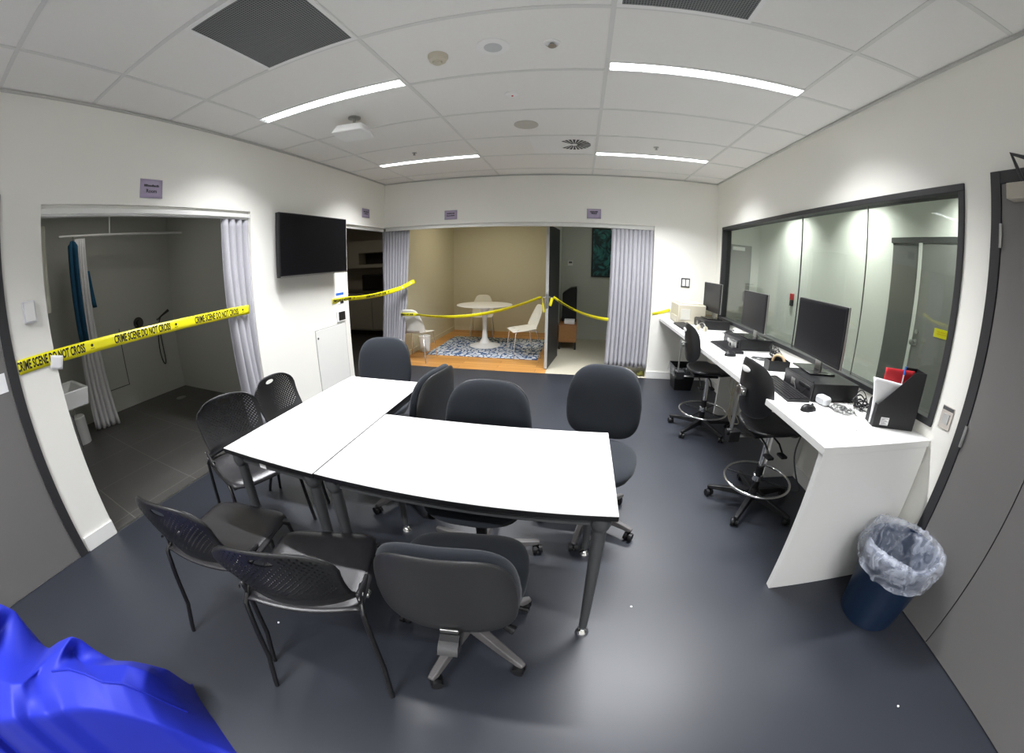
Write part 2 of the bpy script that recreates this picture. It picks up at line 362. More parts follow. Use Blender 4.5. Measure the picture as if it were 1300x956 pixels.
# ---- bathroom
BX0, BX1, BY0, BY1 = -5.37, XL-W, .45, 2.93
struct(MB().box(BX0, XL, BY0-.1, BY1, -.05, -.001), 'floor_bathroom', M['bfloor'], 'dark grey tiled bathroom floor', smooth=0)
struct(MB().box(BX0-.1, BX0, BY0-.1, BY1+.1, 0, 2.6).box(BX0, BX1, BY1, BY1+.1, 0, 2.6).box(BX0, BX1, BY0-.1, BY0, 0, 2.6), 'wall_bathroom', M['bath'], 'grey sheet lined bathroom walls', smooth=0)
struct(MB().box(BX0-.1, BX1, BY0-.1, BY1+.1, 2.6, 2.65), 'ceiling_bathroom', M['bath'], 'plain bathroom ceiling', smooth=0)
struct(MB().box(BX0, BX0+.004, 1.70, 1.71, .28, 1.0).box(BX0, BX0+.004, 2.045, 2.055, .28, 1.0).box(BX0, BX0+.004, 1.70, 2.055, .28, .29), 'trim_7', M['greymetal'], 'thin outline of an access panel in the bathroom wall', smooth=0)

# ---- kitchen
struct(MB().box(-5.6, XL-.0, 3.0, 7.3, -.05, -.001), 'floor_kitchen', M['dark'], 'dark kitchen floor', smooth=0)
struct(MB().box(-5.7, -5.6, 3.0, 7.4, 0, 2.6).box(-5.6, -2.80, 7.3, 7.4, 0, 2.6).box(-5.6, BX1, 3.03, 3.08, 0, 2.6), 'wall_kitchen', M['kitw'], 'dim kitchen walls', smooth=0)
struct(MB().box(-5.7, BX1+.02, 3.0, 7.4, 2.6, 2.65), 'ceiling_kitchen', M['kitw'], 'dim kitchen ceiling', smooth=0)
# ---- living room and bedroom
LYB = 7.62
struct(MB().box(-2.76, -.40, Y, LYB, -.05, .001), 'floor_living_room', M['oak'], 'orange oak plank floor of the lounge', smooth=0)
struct(MB().box(-.40, 1.9, Y, 7.2, -.05, .001), 'floor_bedroom', M['carpet'], 'beige carpet of the bedroom', smooth=0)
struct(MB().box(-2.80, -2.66, 4.98, LYB, 0, 2.6).box(-2.66, -.40, LYB, LYB+.1, 0, 2.6), 'wall_living_room', M['beige'], 'warm beige lounge walls', smooth=0)
struct(MB().box(-.42, -.32, 5.78, LYB, 0, 2.6), 'wall_partition', M['bedw'], 'partition between lounge and bedroom', smooth=0)
struct(MB().box(-.32, 1.9, 7.15, 7.25, 0, 2.6).box(1.80, 1.9, Y+W, 7.2, 0, 2.6), 'wall_bedroom', M['bedw'], 'pale green grey bedroom walls', smooth=0)
struct(MB().box(-2.80, 1.9, Y+W, LYB+.1, 2.6, 2.65), 'ceiling_living_room', M['beige'], 'ceiling over lounge and bedroom', smooth=0)
struct(MB().box(-2.66, -.42, LYB-.012, LYB, 0, .08).box(-2.66, -2.648, 4.99, LYB, 0, .08), 'baseboard_living_room', M['beige'], 'beige skirting in the lounge', smooth=0)
od = thing('open_door', 'dark open door seen edge-on with yellow tape tied to its handles', 'door', (-.435, 4.96, 0), -7)
MB().box(0, .042, 0, .80, .008, 1.99).obj('door_leaf', mat('charcoal_door_paint', (.02, .02, .022), .45, noise=.05), od, smooth=0, bevel=.002)
MB().box(.001, .041, -.003, .0, .012, 1.985).obj('door_edge', mat('door_edge_grey', (.42, .42, .40), .5, noise=.03), od, smooth=0)
MB().box(.006, .036, -.006, -.003, .86, 1.06).obj('lock_plate', M['steel'], od, smooth=0)
for s, x in ((-1, 0), (1, .042)):
    MB().cyl((x, .06, 1.0), (x+s*.05, .06, 1.0), .011).cyl((x+s*.045, .055, .99), (x+s*.045, .17, 1.005), .009).lathe([(.026, 0), (.026, .006)], (0, 0, 0), 20, fn=None).obj('handle', M['chrome'], od) if False else \
    MB().cyl((x, .06, 1.0), (x+s*.05, .06, 1.0), .011).cyl((x+s*.045, .055, 1.0), (x+s*.045, .17, 1.0), .009).cyl((x, .06, 1.0), (x+s*.006, .06, 1.0), .027).obj('handle', M['chrome'], od)

# ---- corridor behind the window
CX, CYE = 3.6, 7.0
struct(MB().box(XR+W, CX+.1, .2, CYE+.1, -.05, 0), 'floor_corridor', M['floor'], 'dark floor of the corridor behind the glass', smooth=0)
struct(MB().box(CX, CX+.1, .2, CYE, 0, 2.7).box(XR+W, CX+.1, CYE, CYE+.1, 0, 2.7).box(XR+W, CX+.1, .1, .2, 0, 2.7).box(XR, XR+W, Y+W, CYE, 0, 2.7), 'wall_corridor', M['corr'], 'white corridor walls behind the glass', smooth=0)
struct(MB().box(XR+W, CX+.1, .1, CYE+.1, 2.7, 2.75), 'ceiling_corridor', M['corr'], 'white corridor ceiling', smooth=0)
dc = struct(MB().box(CX-.02, CX, 1.1, 3.46, 2.04, 2.10), 'door_3', M['greymetal'], 'grey doors across the corridor seen through the glass', smooth=0)
MB().box(CX-.006, CX+.004, 3.03, 3.44, 0, 2.04).obj('door_leaf', mat('corridor_dark_leaf', (.12, .125, .12), .5, noise=.04), dc, smooth=0)
MB().box(CX-.022, CX, 2.985, 3.03, 0, 2.04).obj('door_post', M['corr'], dc, smooth=0)
MB().box(CX-.012, CX+.004, 1.9, 2.985, 0, 2.04).obj('door_leaf', M['corrdoor'], dc, smooth=0)
MB().lathe([(.035, 0), (.035, .006), (.012, .012), (.012, .04), (.028, .05), (.030, .07), (.012, .082), (0, .083)], n=24).obj('door_knob', M['steel'], dc)
k_ = LAST[0]; k_.location = (CX-.012, 2.935, 1.03); k_.rotation_euler = (0, R(-90), 0)
MB().lathe([(.024, 0), (.024, .012), (.01, .014), (0, .014)], n=20).obj('door_lock', M['steel'], dc)
k_ = LAST[0]; k_.location = (CX-.012, 2.935, 1.14); k_.rotation_euler = (0, R(-90), 0)
yt = MB().box(CX-.014, CX-.012, 2.46, 2.70, 1.14, 1.225).obj('warning_label', M['tape']); tag(yt, 'yellow label stuck on the grey door seen through the glass', 'label')
lb_ = MB()
for k in range(2): lb_.box(CX-.0148, CX-.014, 2.50, 2.66, 1.195-.02*k, 1.198-.02*k)
lb_.obj('lettering', mat('orange_ink', (.5, .2, .01), .5, noise=.05), yt, smooth=0)
ed = struct(MB().box(2.86, 3.42, CYE-.012, CYE, 0, 2.04), 'door_4', M['corrdoor'], 'grey door at the far end of the corridor', smooth=0)
MB().box(3.0, 3.25, CYE-.06, CYE-.012, 1.93, 2.0).obj('door_closer', M['paper'], ed, smooth=0)
MB().box(3.28, 3.38, CYE-.02, CYE-.012, .95, 1.15).obj('door_plate', M['greymetal'], ed, smooth=0)
ra = thing('break_glass_switch', 'small red and black call point on the wall seen through the glass', 'switch', (CX, 5.63, 1.15), 0)
MB().box(-.03, 0, -.05, .05, 0.0, .10).obj('call_button', M['red'], ra, smooth=0, bevel=.004)
MB().box(-.028, 0, -.045, .045, -.10, -.003).obj('key_switch', M['blackpl'], ra, smooth=0, bevel=.004)

# ------------------------------------------------------------------ ceiling fittings
def light_fitting(x0, x1, y0, y1, label, watt):
    L = thing('ceiling_light', label, 'ceiling light', ((x0+x1)/2, (y0+y1)/2, H), 0, 'recessed strip lights in the room ceiling')
    hx, hy = (x1-x0)/2, (y1-y0)/2
    MB().box(-hx-.008, hx+.008, -hy-.008, -hy, -.012, 0).box(-hx-.008, hx+.008, hy, hy+.008, -.012, 0).box(-hx-.008, -hx, -hy, hy, -.012, 0).box(hx, hx+.008, -hy, hy, -.012, 0).obj('light_frame', M['whitepl'], L, smooth=0)
    MB().box(-hx, hx, -hy, hy, -.004, -.001).obj('diffuser', M['emit'], L, smooth=0)
    lv = MB(); n = 26
    for k in range(1, n):
        x = -hx+(2*hx)*k/n
        lv.box(x-.0012, x+.0012, -hy, hy, -.0115, -.005)
    lv.box(-hx, hx, -.0015, .0015, -.0115, -.005)
    lv.obj('louvre', M['chrome'], L, smooth=0)
    la = bpy.data.lights.new('strip_lamp', 'AREA'); la.shape = 'RECTANGLE'; la.size = 2*hx-.02; la.size_y = 2*hy-.01; la.energy = watt; la.color = (.96, .97, 1.0); la.spread = R(118)
    lo = bpy.data.objects.new('strip_lamp', la); COL.objects.link(lo); lo.location = ((x0+x1)/2, (y0+y1)/2, H-.0135)
PWR = 30
light_fitting(-2.25, -1.06, 1.957, 2.042, 'lit strip light on the ceiling nearest the bathroom opening', PWR)
light_fitting(.172, 1.342, 1.957, 2.042, 'lit strip light on the ceiling above the near end of the desk', PWR)
light_fitting(-2.23, -1.06, 3.757, 3.842, 'lit strip light on the ceiling near the kitchen corner', PWR)
light_fitting(.166, 1.33, 3.757, 3.842, 'lit strip light on the ceiling between the swirl vent and the window wall', PWR)

light_fitting(-2.25, -1.06, -.90, -.815, 'strip light on the ceiling behind the camera, towards the bathroom wall', PWR)
light_fitting(.172, 1.342, -.90, -.815, 'strip light on the ceiling behind the camera, towards the window wall', PWR)

def vent(x0, x1, y0, y1, label):
    v = thing('ceiling_vent', label, 'vent', ((x0+x1)/2, (y0+y1)/2, H), 0, 'square return air grilles in the ceiling')
    hx, hy = (x1-x0)/2, (y1-y0)/2; f = .022
    MB().box(-hx, hx, -hy, -hy+f, -.010, 0).box(-hx, hx, hy-f, hy, -.010, 0).box(-hx, -hx+f, -hy+f, hy-f, -.010, 0).box(hx-f, hx, -hy+f, hy-f, -.010, 0).obj('vent_frame', M['whitepl'], v, smooth=0, bevel=.002)
    MB().box(-hx+f, hx-f, -hy+f, hy-f, -.007, -.001).obj('vent_mesh', M['grille'], v, smooth=0)
vent(-1.64, -1.04, .87, 1.452, 'dark square air grille on the ceiling, seen whole, near the bathroom side strip light')
vent(.165, .765, .87, 1.452, 'dark square air grille cut by the top edge, above the tables')

sd = thing('smoke_detector', 'cream domed smoke detector on the ceiling', 'smoke detector', (-.744, 1.785, H))
MB().lathe([(.055, 0), (.055, -.012), (.05, -.02)], n=32).obj('detector_base', M['cream'], sd)
MB().lathe([(.05, -.02), (.046, -.034), (.028, -.040), (.026, -.050), (0, -.052)], n=32).obj('detector_head', M['cream'], sd)
cs = thing('ceiling_speaker', 'flat white round speaker on the ceiling beside the smoke detector', 'speaker', (-.436, 1.764, H))
MB().lathe([(.085, 0), (.085, -.004), (.065, -.008)], n=36).obj('speaker_ring', M['whitepl'], cs)
MB().lathe([(.065, -.006), (.03, -.010), (0, -.011)], n=36).obj('speaker_grille', mat('speaker_mesh', (.55, .56, .56), .6, noise=.05), cs)
sp = thing('sprinkler_head', 'small ring shaped sprinkler on the ceiling right of the round speaker', 'sprinkler', (-.134, 1.772, H))
MB().lathe([(.045, 0), (.045, -.004), (.034, -.006), (.034, -.002)], n=30).obj('escutcheon', M['whitepl'], sp)
MB().lathe([(.012, -.001), (.012, -.015), (.022, -.016), (.022, -.019), (0, -.019)], n=20).obj('deflector', M['steel'], sp)
ms = thing('motion_sensor', 'small white ceiling sensor with a pinkish dot', 'sensor', (-.451, 2.373, H))
MB().lathe([(.042, 0), (.042, -.006), (.03, -.014), (0, -.016)], n=30).obj('sensor_body', M['whitepl'], ms)
MB().lathe([(.007, 0), (.005, -.004), (0, -.005)], (.008, 0, -.0155), 12).obj('indicator', M['red'], ms)
tag(MB().lathe([(.10, 0), (.10, -.004), (.092, -.007), (0, -.008)], (-.437, 2.976, H), 40).obj('ceiling_cover_plate', mat('greige_plate', (.52, .50, .44), .5, noise=.03)), 'round greige cover plate on the ceiling before the swirl vent', 'cover plate')
for x, y, l in ((.722, 3.509, 'tiny sprinkler on the ceiling by the strip light nearest the window wall corner'), (-1.666, 3.503, 'tiny sprinkler on the ceiling by the kitchen corner strip light')):
    o = thing('sprinkler_head', l, 'sprinkler', (x, y, H))
    MB().lathe([(.026, 0), (.026, -.004), (.012, -.006)], n=20).obj('escutcheon', M['steel'], o)
    MB().lathe([(.008, -.006), (.008, -.022), (.016, -.023), (.016, -.026), (0, -.026)], n=16).obj('deflector', M['steel'], o)
sv = thing('swirl_vent', 'square ceiling diffuser with black radial swirl slots', 'vent', (-.17, 3.55, H))
MB().box(-.29, .29, -.27, .27, -.005, 0).obj('diffuser_plate', M['whitepl'], sv, smooth=0, bevel=.002)
sl = MB(); n = 24
for k in range(n):
    q = 2*math.pi*k/n
    if math.cos(q) < -.75: continue
    mt = Matrix.Translation((.115, -.025, 0)) @ Matrix.Rotation(q, 4, 'Z')
    sl.add([tuple(mt @ Vector(p)) for p in ((.03, -.003, -.0058), (.155, -.0135, -.0058), (.155, .0135, -.0058), (.03, .003, -.0058), (.03, -.003, -.005), (.155, -.0135, -.005), (.155, .0135, -.005), (.03, .003, -.005))],
           [(0, 1, 2, 3), (7, 6, 5, 4), (0, 4, 5, 1), (1, 5, 6, 2), (2, 6, 7, 3), (3, 7, 4, 0)])
sl.obj('swirl_slots', M['blackpl'], sv, smooth=0)
pj = thing('ceiling_pod', 'white square pod hanging from the ceiling on a short bracket', 'projector', (-1.665, 2.39, H), 8)
MB().lathe([(.05, 0), (.05, -.01), (.03, -.014)], n=24).cyl((0, 0, -.01), (0, 0, -.09), .012).obj('bracket', M['steel'], pj)
MB().prism([(-.13, -.13), (.13, -.13), (.15, .0), (.13, .13), (-.13, .13), (-.15, 0)], lambda a, b, t: (a*(1-.25*t), b*(1-.25*t), -.15+.07*t), 0, 1).obj('pod_body', M['whitepl'], pj, bevel=.015, seg=3)

# ------------------------------------------------------------------ tables
def table(x0, x1, y0, y1, label, legs):
    T = thing('meeting_table', label, 'table', ((x0+x1)/2, (y0+y1)/2, 0), 0, 'white folding meeting tables')
    hx, hy = (x1-x0)/2, (y1-y0)/2
    MB().box(-hx, hx, -hy, hy, .7235, .7255).obj('tabletop', mat('white_tabletop', (.66, .66, .65), .35, noise=.008), T, smooth=0)
    MB().box(-hx-.001, hx+.001, -hy-.001, hy+.001, .703, .7233).obj('table_edge', M['blackpl'], T, smooth=0, bevel=.002)
    ix, iy = hx-.05, hy-.05
    fr = MB()
    for s in (-1, 1):
        fr.box(-ix, ix, s*iy-.012, s*iy+.012, .650, .703); fr.box(s*ix-.012, s*ix+.012, -iy, iy, .650, .703)
    fr.obj('frame', M['greymetal'], T, smooth=0, bevel=.003)
    for lx, ly in ((-ix, -iy), (ix, -iy), (ix, iy), (-ix, iy)):
        sx, sy = (1 if lx > 0 else -1), (1 if ly > 0 else -1)
        lg = MB().lathe([(.0, .703), (.032, .703), (.037, .69), (.037, .655), (.030, .635), (.0255, .63), (.0255, .55), (.018, .05), (0.0, .049)], (lx, ly, 0), 24).obj('leg', M['greymetal'], T)
        MB().lathe([(.011, .055), (.011, .03), (.014, .028), (.026, .014), (.030, .004), (.030, 0), (0, 0)], (lx, ly, 0), 24).obj('leg_foot', M['chrome'], lg)
    return T, (hx, hy)
T1, h1 = table(-1.515, -.951, .942, 2.078, 'white table running lengthwise towards the kitchen corner', 4)
T2, h2 = table(-.944, .172, .945, 1.556, 'white table with its long edge to the camera and a free-standing black leg', 4)
MB().box(-.02, .02, -.0015, 0, .652, .69).obj('tag', M['paper'], T1, smooth=0); LAST[0].location = (-.06, -h1[1]+.038, 0)

# ------------------------------------------------------------------ perforated stacking chair (faces +y)
def visitor_chair(label, x, y, face, proto=None):
    if proto:
        c = copy_tree(proto)
    else:
        c = thing('stacking_chair', '', 'chair')
        def seat(u, v):
            X = (u-.5)*2; w = .215+.012*math.sin(v*math.pi)-.02*v*v; 
            yy = -.20+.43*v
            ed = max(0, abs(X)-.8)/.2
            z = .452-.012*(1-X*X)-.010*math.sin(v*math.pi)
            if v > .8: z -= .03*((v-.8)/.2)**2
            z -= .012*ed**2
            cut = .0
            if v > .85: cut = (abs(X)**4)*.035*((v-.85)/.15)
            if v < .2: yy += -.02*(1-X*X)*(1-v/.2)
            return (X*w, yy-cut, z)
        MB().grid(seat, 22, 20).obj('seat', M['seatpl'], c, solid=.008, smooth=60)
        def backw(v):    # half width over height: narrow waist low, flaring to a rounded top
            if v < .12: return .212
            if v < .8: return .196+.020*((v-.12)/.68)
            q = (v-.8)/.2; return .212*(1-.20*q**3.2)
        HB = .31
        def back(u, v):
            X = (u-.5)*2; w = backw(v); top = .030*(1-abs(X)**2.4)*v
            x = X*w; z = .47+HB*v*.92+top*.85-.020*abs(X)**9*v*v
            yb = -.215-.075*v-.02*math.sin(v*3)
            wrap = .065*(abs(X)**2.2)*(1-.35*v)
            return (x, yb+wrap, z)
        MB().grid(back, 30, 24, uv=lambda u, v: ((u-.5)*2*backw(v), v*HB)).obj('backrest', M['perf'], c, solid=.007, smooth=60)
        for s in (-1, 1):
            lug = MB().grid(lambda u, v, s=s: (s*(.214+.003*math.sin(u*3)), -.185+.13*u, .458+.055*v*(1-.75*u)), 6, 3)
            lug.obj('side_bracket', M['seatpl'], c, solid=.010, smooth=60)
        for s in (-1, 1):
            MB().tube([(s*.205, -.10, .462), (s*.212, -.155, .475), (s*.220, -.205, .43), (s*.226, -.225, .30), (s*.232, -.245, .14), (s*.237, -.29, .03), (s*.238, -.30, .0)], .0105, 12).obj('leg', M['tube'], c)
            MB().tube([(s*.205, .04, .428), (s*.205, .14, .428), (s*.21, .175, .40), (s*.214, .185, .30), (s*.22, .20, .10), (s*.222, .212, .0)], .0105, 12).obj('leg', M['tube'], c)
            MB().tube([(s*.205, .06, .430), (s*.205, -.10, .435), (s*.208, -.12, .462)], .010, 10).obj('seat_rail', M['tube'], c)
            for py, pz in ((-.155, .478), (-.195, .50)):
                MB().lathe([(.0, .004), (.006, .003), (.008, 0)], n=14).obj('bolt', M['chrome'], c)
                b_ = LAST[0]; b_.location = (s*.222, py, pz); b_.rotation_euler = (0, s*R(90), 0)
        MB().tube([(-.205, .13, .420), (.205, .13, .420)], .009, 10).obj('cross_bar', M['tube'], c)
    c.location = (x, y, 0); c.rotation_euler = (0, 0, R(face-90)); tag(c, label, 'chair', 'black perforated stacking chairs')
    return c
A = visitor_chair('black perforated chair behind the table corner nearest the bathroom floor tiles', -1.77, 1.265, -20)
visitor_chair('black perforated chair with only its holed back showing above the table by the curtain', -1.74, 1.79, 4, A)
visitor_chair('black perforated chair seen side-on from behind, outermost of the row nearest the camera', -1.375, .735, 100, A)
A4 = visitor_chair('black perforated chair with back to the camera, beside the padded office chair', -.875, .745, 108, A)

# ------------------------------------------------------------------ padded office chair (faces +y)
def sup(q, e): 
    c, s = math.cos(q), math.sin(q); return (math.copysign(abs(c)**(2/e), c), math.copysign(abs(s)**(2/e), s))
def cushion(w, h, t, e, fn, ne=56, nr=9, e2=None):
    mb = MB(); rings = []
    prof = []
    for i in range(nr+1): prof.append((math.sin(i/nr*math.pi/2), math.cos(i/nr*math.pi/2)))
    full = [(r, d) for r, d in prof]+[(r, -d) for r, d in reversed(prof[:-1])]
    for r, d in full:
        rr = r**.45 if r > 0 else 0
        for k in range(ne):
            q = 2*math.pi*k/ne; a, b = sup(q, e)
            mb.v.append(tuple(fn(a*w*rr, b*h*rr, d*t)))
    N = len(full)
    for i in range(N-1):
        for k in range(ne):
            l = (k+1) % ne; mb.f.append((i*ne+k, i*ne+l, (i+1)*ne+l, (i+1)*ne+k))
    return mb
def weld(o):
    bm = bmesh.new(); bm.from_mesh(o.data); bmesh.ops.remove_doubles(bm, verts=bm.verts, dist=1e-5); bmesh.ops.recalc_face_normals(bm, faces=bm.faces); bm.to_mesh(bm and o.data); bm.free()
    for p in o.data.polygons: p.use_smooth = True
    return o
def star_base(c, m, r=.29, caster_m=None, hub_z=.085, spin=18, rise=.055):
    st = MB()
    for k in range(5):
        q = R(spin+72*k); d = Vector((math.cos(q), math.sin(q), 0)); p = Vector((-d.y, d.x, 0))
        def sec(t, w, z0, z1): return [tuple(d*t+p*w+Vector((0, 0, z0))), tuple(d*t-p*w+Vector((0, 0, z0))), tuple(d*t-p*w*.7+Vector((0, 0, z1))), tuple(d*t+p*w*.7+Vector((0, 0, z1)))]
        vs = sec(.02, .028, hub_z-.02, hub_z+.035)+sec(.15, .024, hub_z-.02, hub_z+.018)+sec(r-.012, .019, rise+.005, rise+.028)+sec(r+.012, .014, rise+.007, rise+.022)
        fs = [(0, 1, 2, 3)[::-1], (12, 13, 14, 15)]
        for j in range(3):
            for e in range(4): fs.append((j*4+e, j*4+(e+1) % 4, j*4+4+(e+1) % 4, j*4+4+e))
        st.add(vs, fs)
    st.lathe([(.0, hub_z-.03), (.042, hub_z-.03), (.042, hub_z+.03), (.032, hub_z+.05), (0, hub_z+.05)], n=24)
    st.obj('star_base', m, c, bevel=.004)
    for k in range(5):
        q = R(spin+72*k); cx, cy = r*math.cos(q), r*math.sin(q)
        cm = MB(); a = R(spin+72*k+40+70*(k % 3)); ax = Vector((math.cos(a), math.sin(a), 0)); o = Vector((cx, cy, .026))+Vector((-ax.y, ax.x, 0))*.012
        for s in (-1, 1): cm.cyl(o+ax*s*.006, o+ax*s*.024, .026, .024, 20)
        cm.cyl(o-ax*.02, o+ax*.02, .012, n=12); cm.cyl((cx, cy, .03), (cx, cy, rise+.01), .008, n=10)
        cm.obj('caster', caster_m or M['blackpl'], c)
LASTCH = [None]
def office_chair(label, x, y, face, proto=None, spin=18, ds=0., db=0.):
    if proto: c = copy_tree(proto)
    else:
        c = thing('office_chair', '', 'chair')
        star_base(c, M['base'], .29, spin=spin)
        MB().cyl((0, 0, .11), (0, 0, .27), .028).cyl((0, 0, .27), (0, 0, .40-ds), .016).obj('gas_column', M['blackpl'], c)
        MB().box(-.075, .075, -.13, .10, .375-ds, .415-ds).obj('seat_mechanism', M['blackpl'], c, bevel=.012)
        def sf(a, b, d):
            z = .455-ds+d*(.9 if d > 0 else .5)
            if b > .12: z -= 1.6*(b-.12)**2
            z += .25*a*a*(1 if d > 0 else 0)
            wv = 1-.10*max(0, -b)/.22
            return (a*wv, b+.02, z)
        weld(cushion(.245, .235, .042, 3.0, sf).obj('seat', M['fabric'], c))
        weld(cushion(.225, .215, .012, 3.2, lambda a, b, d: (a, b+.02, .418-ds+d)).obj('seat_pan', M['shell'], c))
        BZ = .70-db
        def bf(off, sc):
            def f(a, b, d):
                wv = 1-.10*(b/.21) if b > 0 else 1+.06*(b/.21)*0
                yy = -.235-.10*b+.7*a*a+off+d+(.35*b*b if b < 0 else -.1*b*b)
                return (a*sc*wv, yy, BZ+b*sc)
            return f
        weld(cushion(.222, .215, .036, 3.3, bf(0, 1)).obj('backrest', M['fabric'], c))
        weld(cushion(.218, .210, .016, 3.7, bf(-.034, .985)).obj('back_shell', M['shell'], c))
        MB().box(-.03, .03, -.010, 0, -.009, .009).obj('badge', M['steel'], c, bevel=.003); LAST[0].location = (0, -.262, BZ-.158)
        MB().prism([(-.12, .392-ds), (-.29, .395-ds), (-.335, .43-ds), (-.315, BZ-.185), (-.27, BZ-.175), (-.295, .455-ds), (-.275, .425-ds), (-.12, .415-ds)], lambda a, b, t: (t, a, b), -.032, .032).obj('back_bracket', M['shell'], c, bevel=.005)
        MB().tube([(.06, -.05, .395-ds), (.20, -.08, .385-ds), (.245, -.09, .38-ds)], [.008, .007, .012], 10).obj('lever', M['blackpl'], c)
        MB().tube([(.05, -.11, .395-ds), (.17, -.16, .37-ds)], [.007, .007], 10).cyl((.16, -.155, .372-ds), (.20, -.172, .362-ds), .016, .018).obj('lever', M['blackpl'], c)
    c.location = (x, y, 0); c.rotation_euler = (0, 0, R(face-90)); tag(c, label, 'chair', 'dark padded office chairs'); LASTCH[0] = c
    return c
B5 = office_chair('dark padded office chair in front, its plastic back shell and badge facing the camera', -.35, .915, 97, None, 33, .06, .125)
office_chair('dark padded office chair at the end of the lengthwise table, nearest the kitchen curtain', -1.43, 2.27, -80)
BA = LASTCH[0]
office_chair('dark padded office chair turned sideways in the inner corner of the tables', -1.0, 1.86, 172, BA)
office_chair('dark padded office chair tucked behind the middle of the camera-side table', -.41, 1.41, -90, BA)
for ch in LASTCH[0].children:
    if ch.name.startswith(('star_base', 'caster')): ch.rotation_euler.z = R(36)
office_chair('dark padded office chair with its whole backrest in view at the table end', .13, 1.80, -104, BA)

# ------------------------------------------------------------------ drafting stools with foot ring (face +y)
def stool(label, x, y, face, proto=None):
    if proto: c = copy_tree(proto)
    else:
        c = thing('drafting_chair', '', 'chair')
        star_base(c, M['blackpl'], .31, spin=25)
        MB().cyl((0, 0, .10), (0, 0, .30), .027).obj('column_sleeve', M['blackpl'], c)
        MB().cyl((0, 0, .28), (0, 0, .55), .019).obj('gas_column', M['chrome'], c)
        rg = MB().tube([(.23*math.cos(q), .23*math.sin(q), .20) for q in [2*math.pi*k/56 for k in range(56)]], .0095, 12, closed=True)
        for k in range(4):
            q = R(45+90*k); MB().cyl((.03*math.cos(q), .03*math.sin(q), .20), (.225*math.cos(q), .225*math.sin(q), .197), .005, n=8).obj('ring_spoke', M['blackpl'], c)
        rg.lathe([(.028, .19), (.036, .195), (.036, .235), (.028, .24)], n=24, close=False)
        rg.obj('foot_ring', M['chrome'], c)
        MB().box(-.07, .07, -.16, .08, .535, .565).obj('seat_mechanism', M['blackpl'], c, bevel=.008)
        def sf(a, b, d):
            z = .592+d+.55*a*a*(1 if b < .05 else .3)-(1.1*(b-.08)**2 if b > .08 else 0)+(.5*(b+.1)**2 if b < -.1 else 0)
            return (a*(1-.12*max(0, b)/.2), b, z)
        weld(cushion(.215, .205, .022, 2.6, sf).obj('seat', M['vinyl'], c))
        def bf(a, b, d):
            wv = 1-.12*b/.18
            return (a*wv, -.250-.10*b+2.5*a*a+d+.3*b*b, .845+b)
        weld(cushion(.185, .172, .014, 2.7, bf).obj('backrest', M['vinyl'], c))
        weld(cushion(.05, .017, .004, 2, lambda a, b, d: (a, -.278+2.5*a*a-d, .955+b)).obj('grip_slot', M['whitepl'], c))
        MB().box(-.017, .017, -.30, -.292, .52, .86).box(-.017, .017, -.30, -.10, .52, .528).obj('back_bar', M['steel'], c, bevel=.003)
        MB().box(-.035, .035, -.30, -.262, .80, .845).cyl((-.045, -.283, .822), (.045, -.283, .822), .011).obj('back_clamp', M['steel'], c, bevel=.003)
        MB().cyl((0, -.33, .56), (0, -.29, .56), .022).box(-.03, .03, -.315, -.24, .50, .57).obj('adjust_knob', M['blackpl'], c, bevel=.004)
        for s in (0, 1):
            MB().tube([(.05, -.02-.09*s, .55), (.15, -.02-.10*s, .535), (.20, -.02-.10*s, .50)], .006, 8).box(.175, .235, -.04-.10*s, .0-.10*s, .478, .492).obj('lever', M['blackpl'], c)
    c.location = (x, y, 0); c.rotation_euler = (0, 0, R(face-90)); tag(c, label, 'chair', 'black drafting chairs at the desk')
    return c
D2 = stool('black drafting chair with chrome foot ring, nearer of the two at the desk', 1.27, 1.98, 5)
stool('black drafting chair with chrome foot ring beside the black bin under the desk', 1.245, 3.18, -3, D2)

# ------------------------------------------------------------------ long desk
ZD = .828
dk = thing('long_desk', 'long white built-in desk under the window', 'desk', (0, 0, 0))
MB().box(1.085, XR-.001, 1.215, Y-.001, ZD-.036, ZD).obj('desktop', M['white'], dk, smooth=0, bevel=.002)
MB().box(1.09, XR-.013, 1.218, 1.254, 0, ZD-.036).obj('end_panel', M['white'], dk, smooth=0, bevel=.002)
for y in (2.30, 3.54): MB().box(1.52, XR-.013, y, y+.03, 0, ZD-.036).obj('support_panel', M['white'], dk, smooth=0, bevel=.002)

def monitor(x, y, rz, w, h, z, label):
    m = thing('monitor', label, 'monitor', (x, y, z), rz, 'computer monitors on the desk')   # screen faces -x local
    MB().box(-.012, .012, -w/2, w/2, .08, .08+h).obj('screen_housing', M['blackpl'], m, smooth=0, bevel=.006)
    MB().box(-.0135, -.012, -w/2+.014, w/2-.014, .098, .08+h-.014).obj('screen', M['screen'], m, smooth=0)
    MB().box(-.002, .013, -w/2-.002, w/2+.002, .078, .082+h).obj('bezel_rim', M['steel'], m, smooth=0, bevel=.003)
    MB().box(.03, .05, -.035, .035, .005, .08+h*.5).box(.012, .032, -.05, .05, .08+h*.3, .08+h*.6).obj('stand_neck', M['steel'], m, smooth=0, bevel=.004)
    MB().prism([(-.09, -.13), (.10, -.13), (.10, .13), (-.09, .13)], lambda a, b, t: (a, b, t), 0, .010).obj('stand_foot', M['blackgl'], m, bevel=.004)
    return m
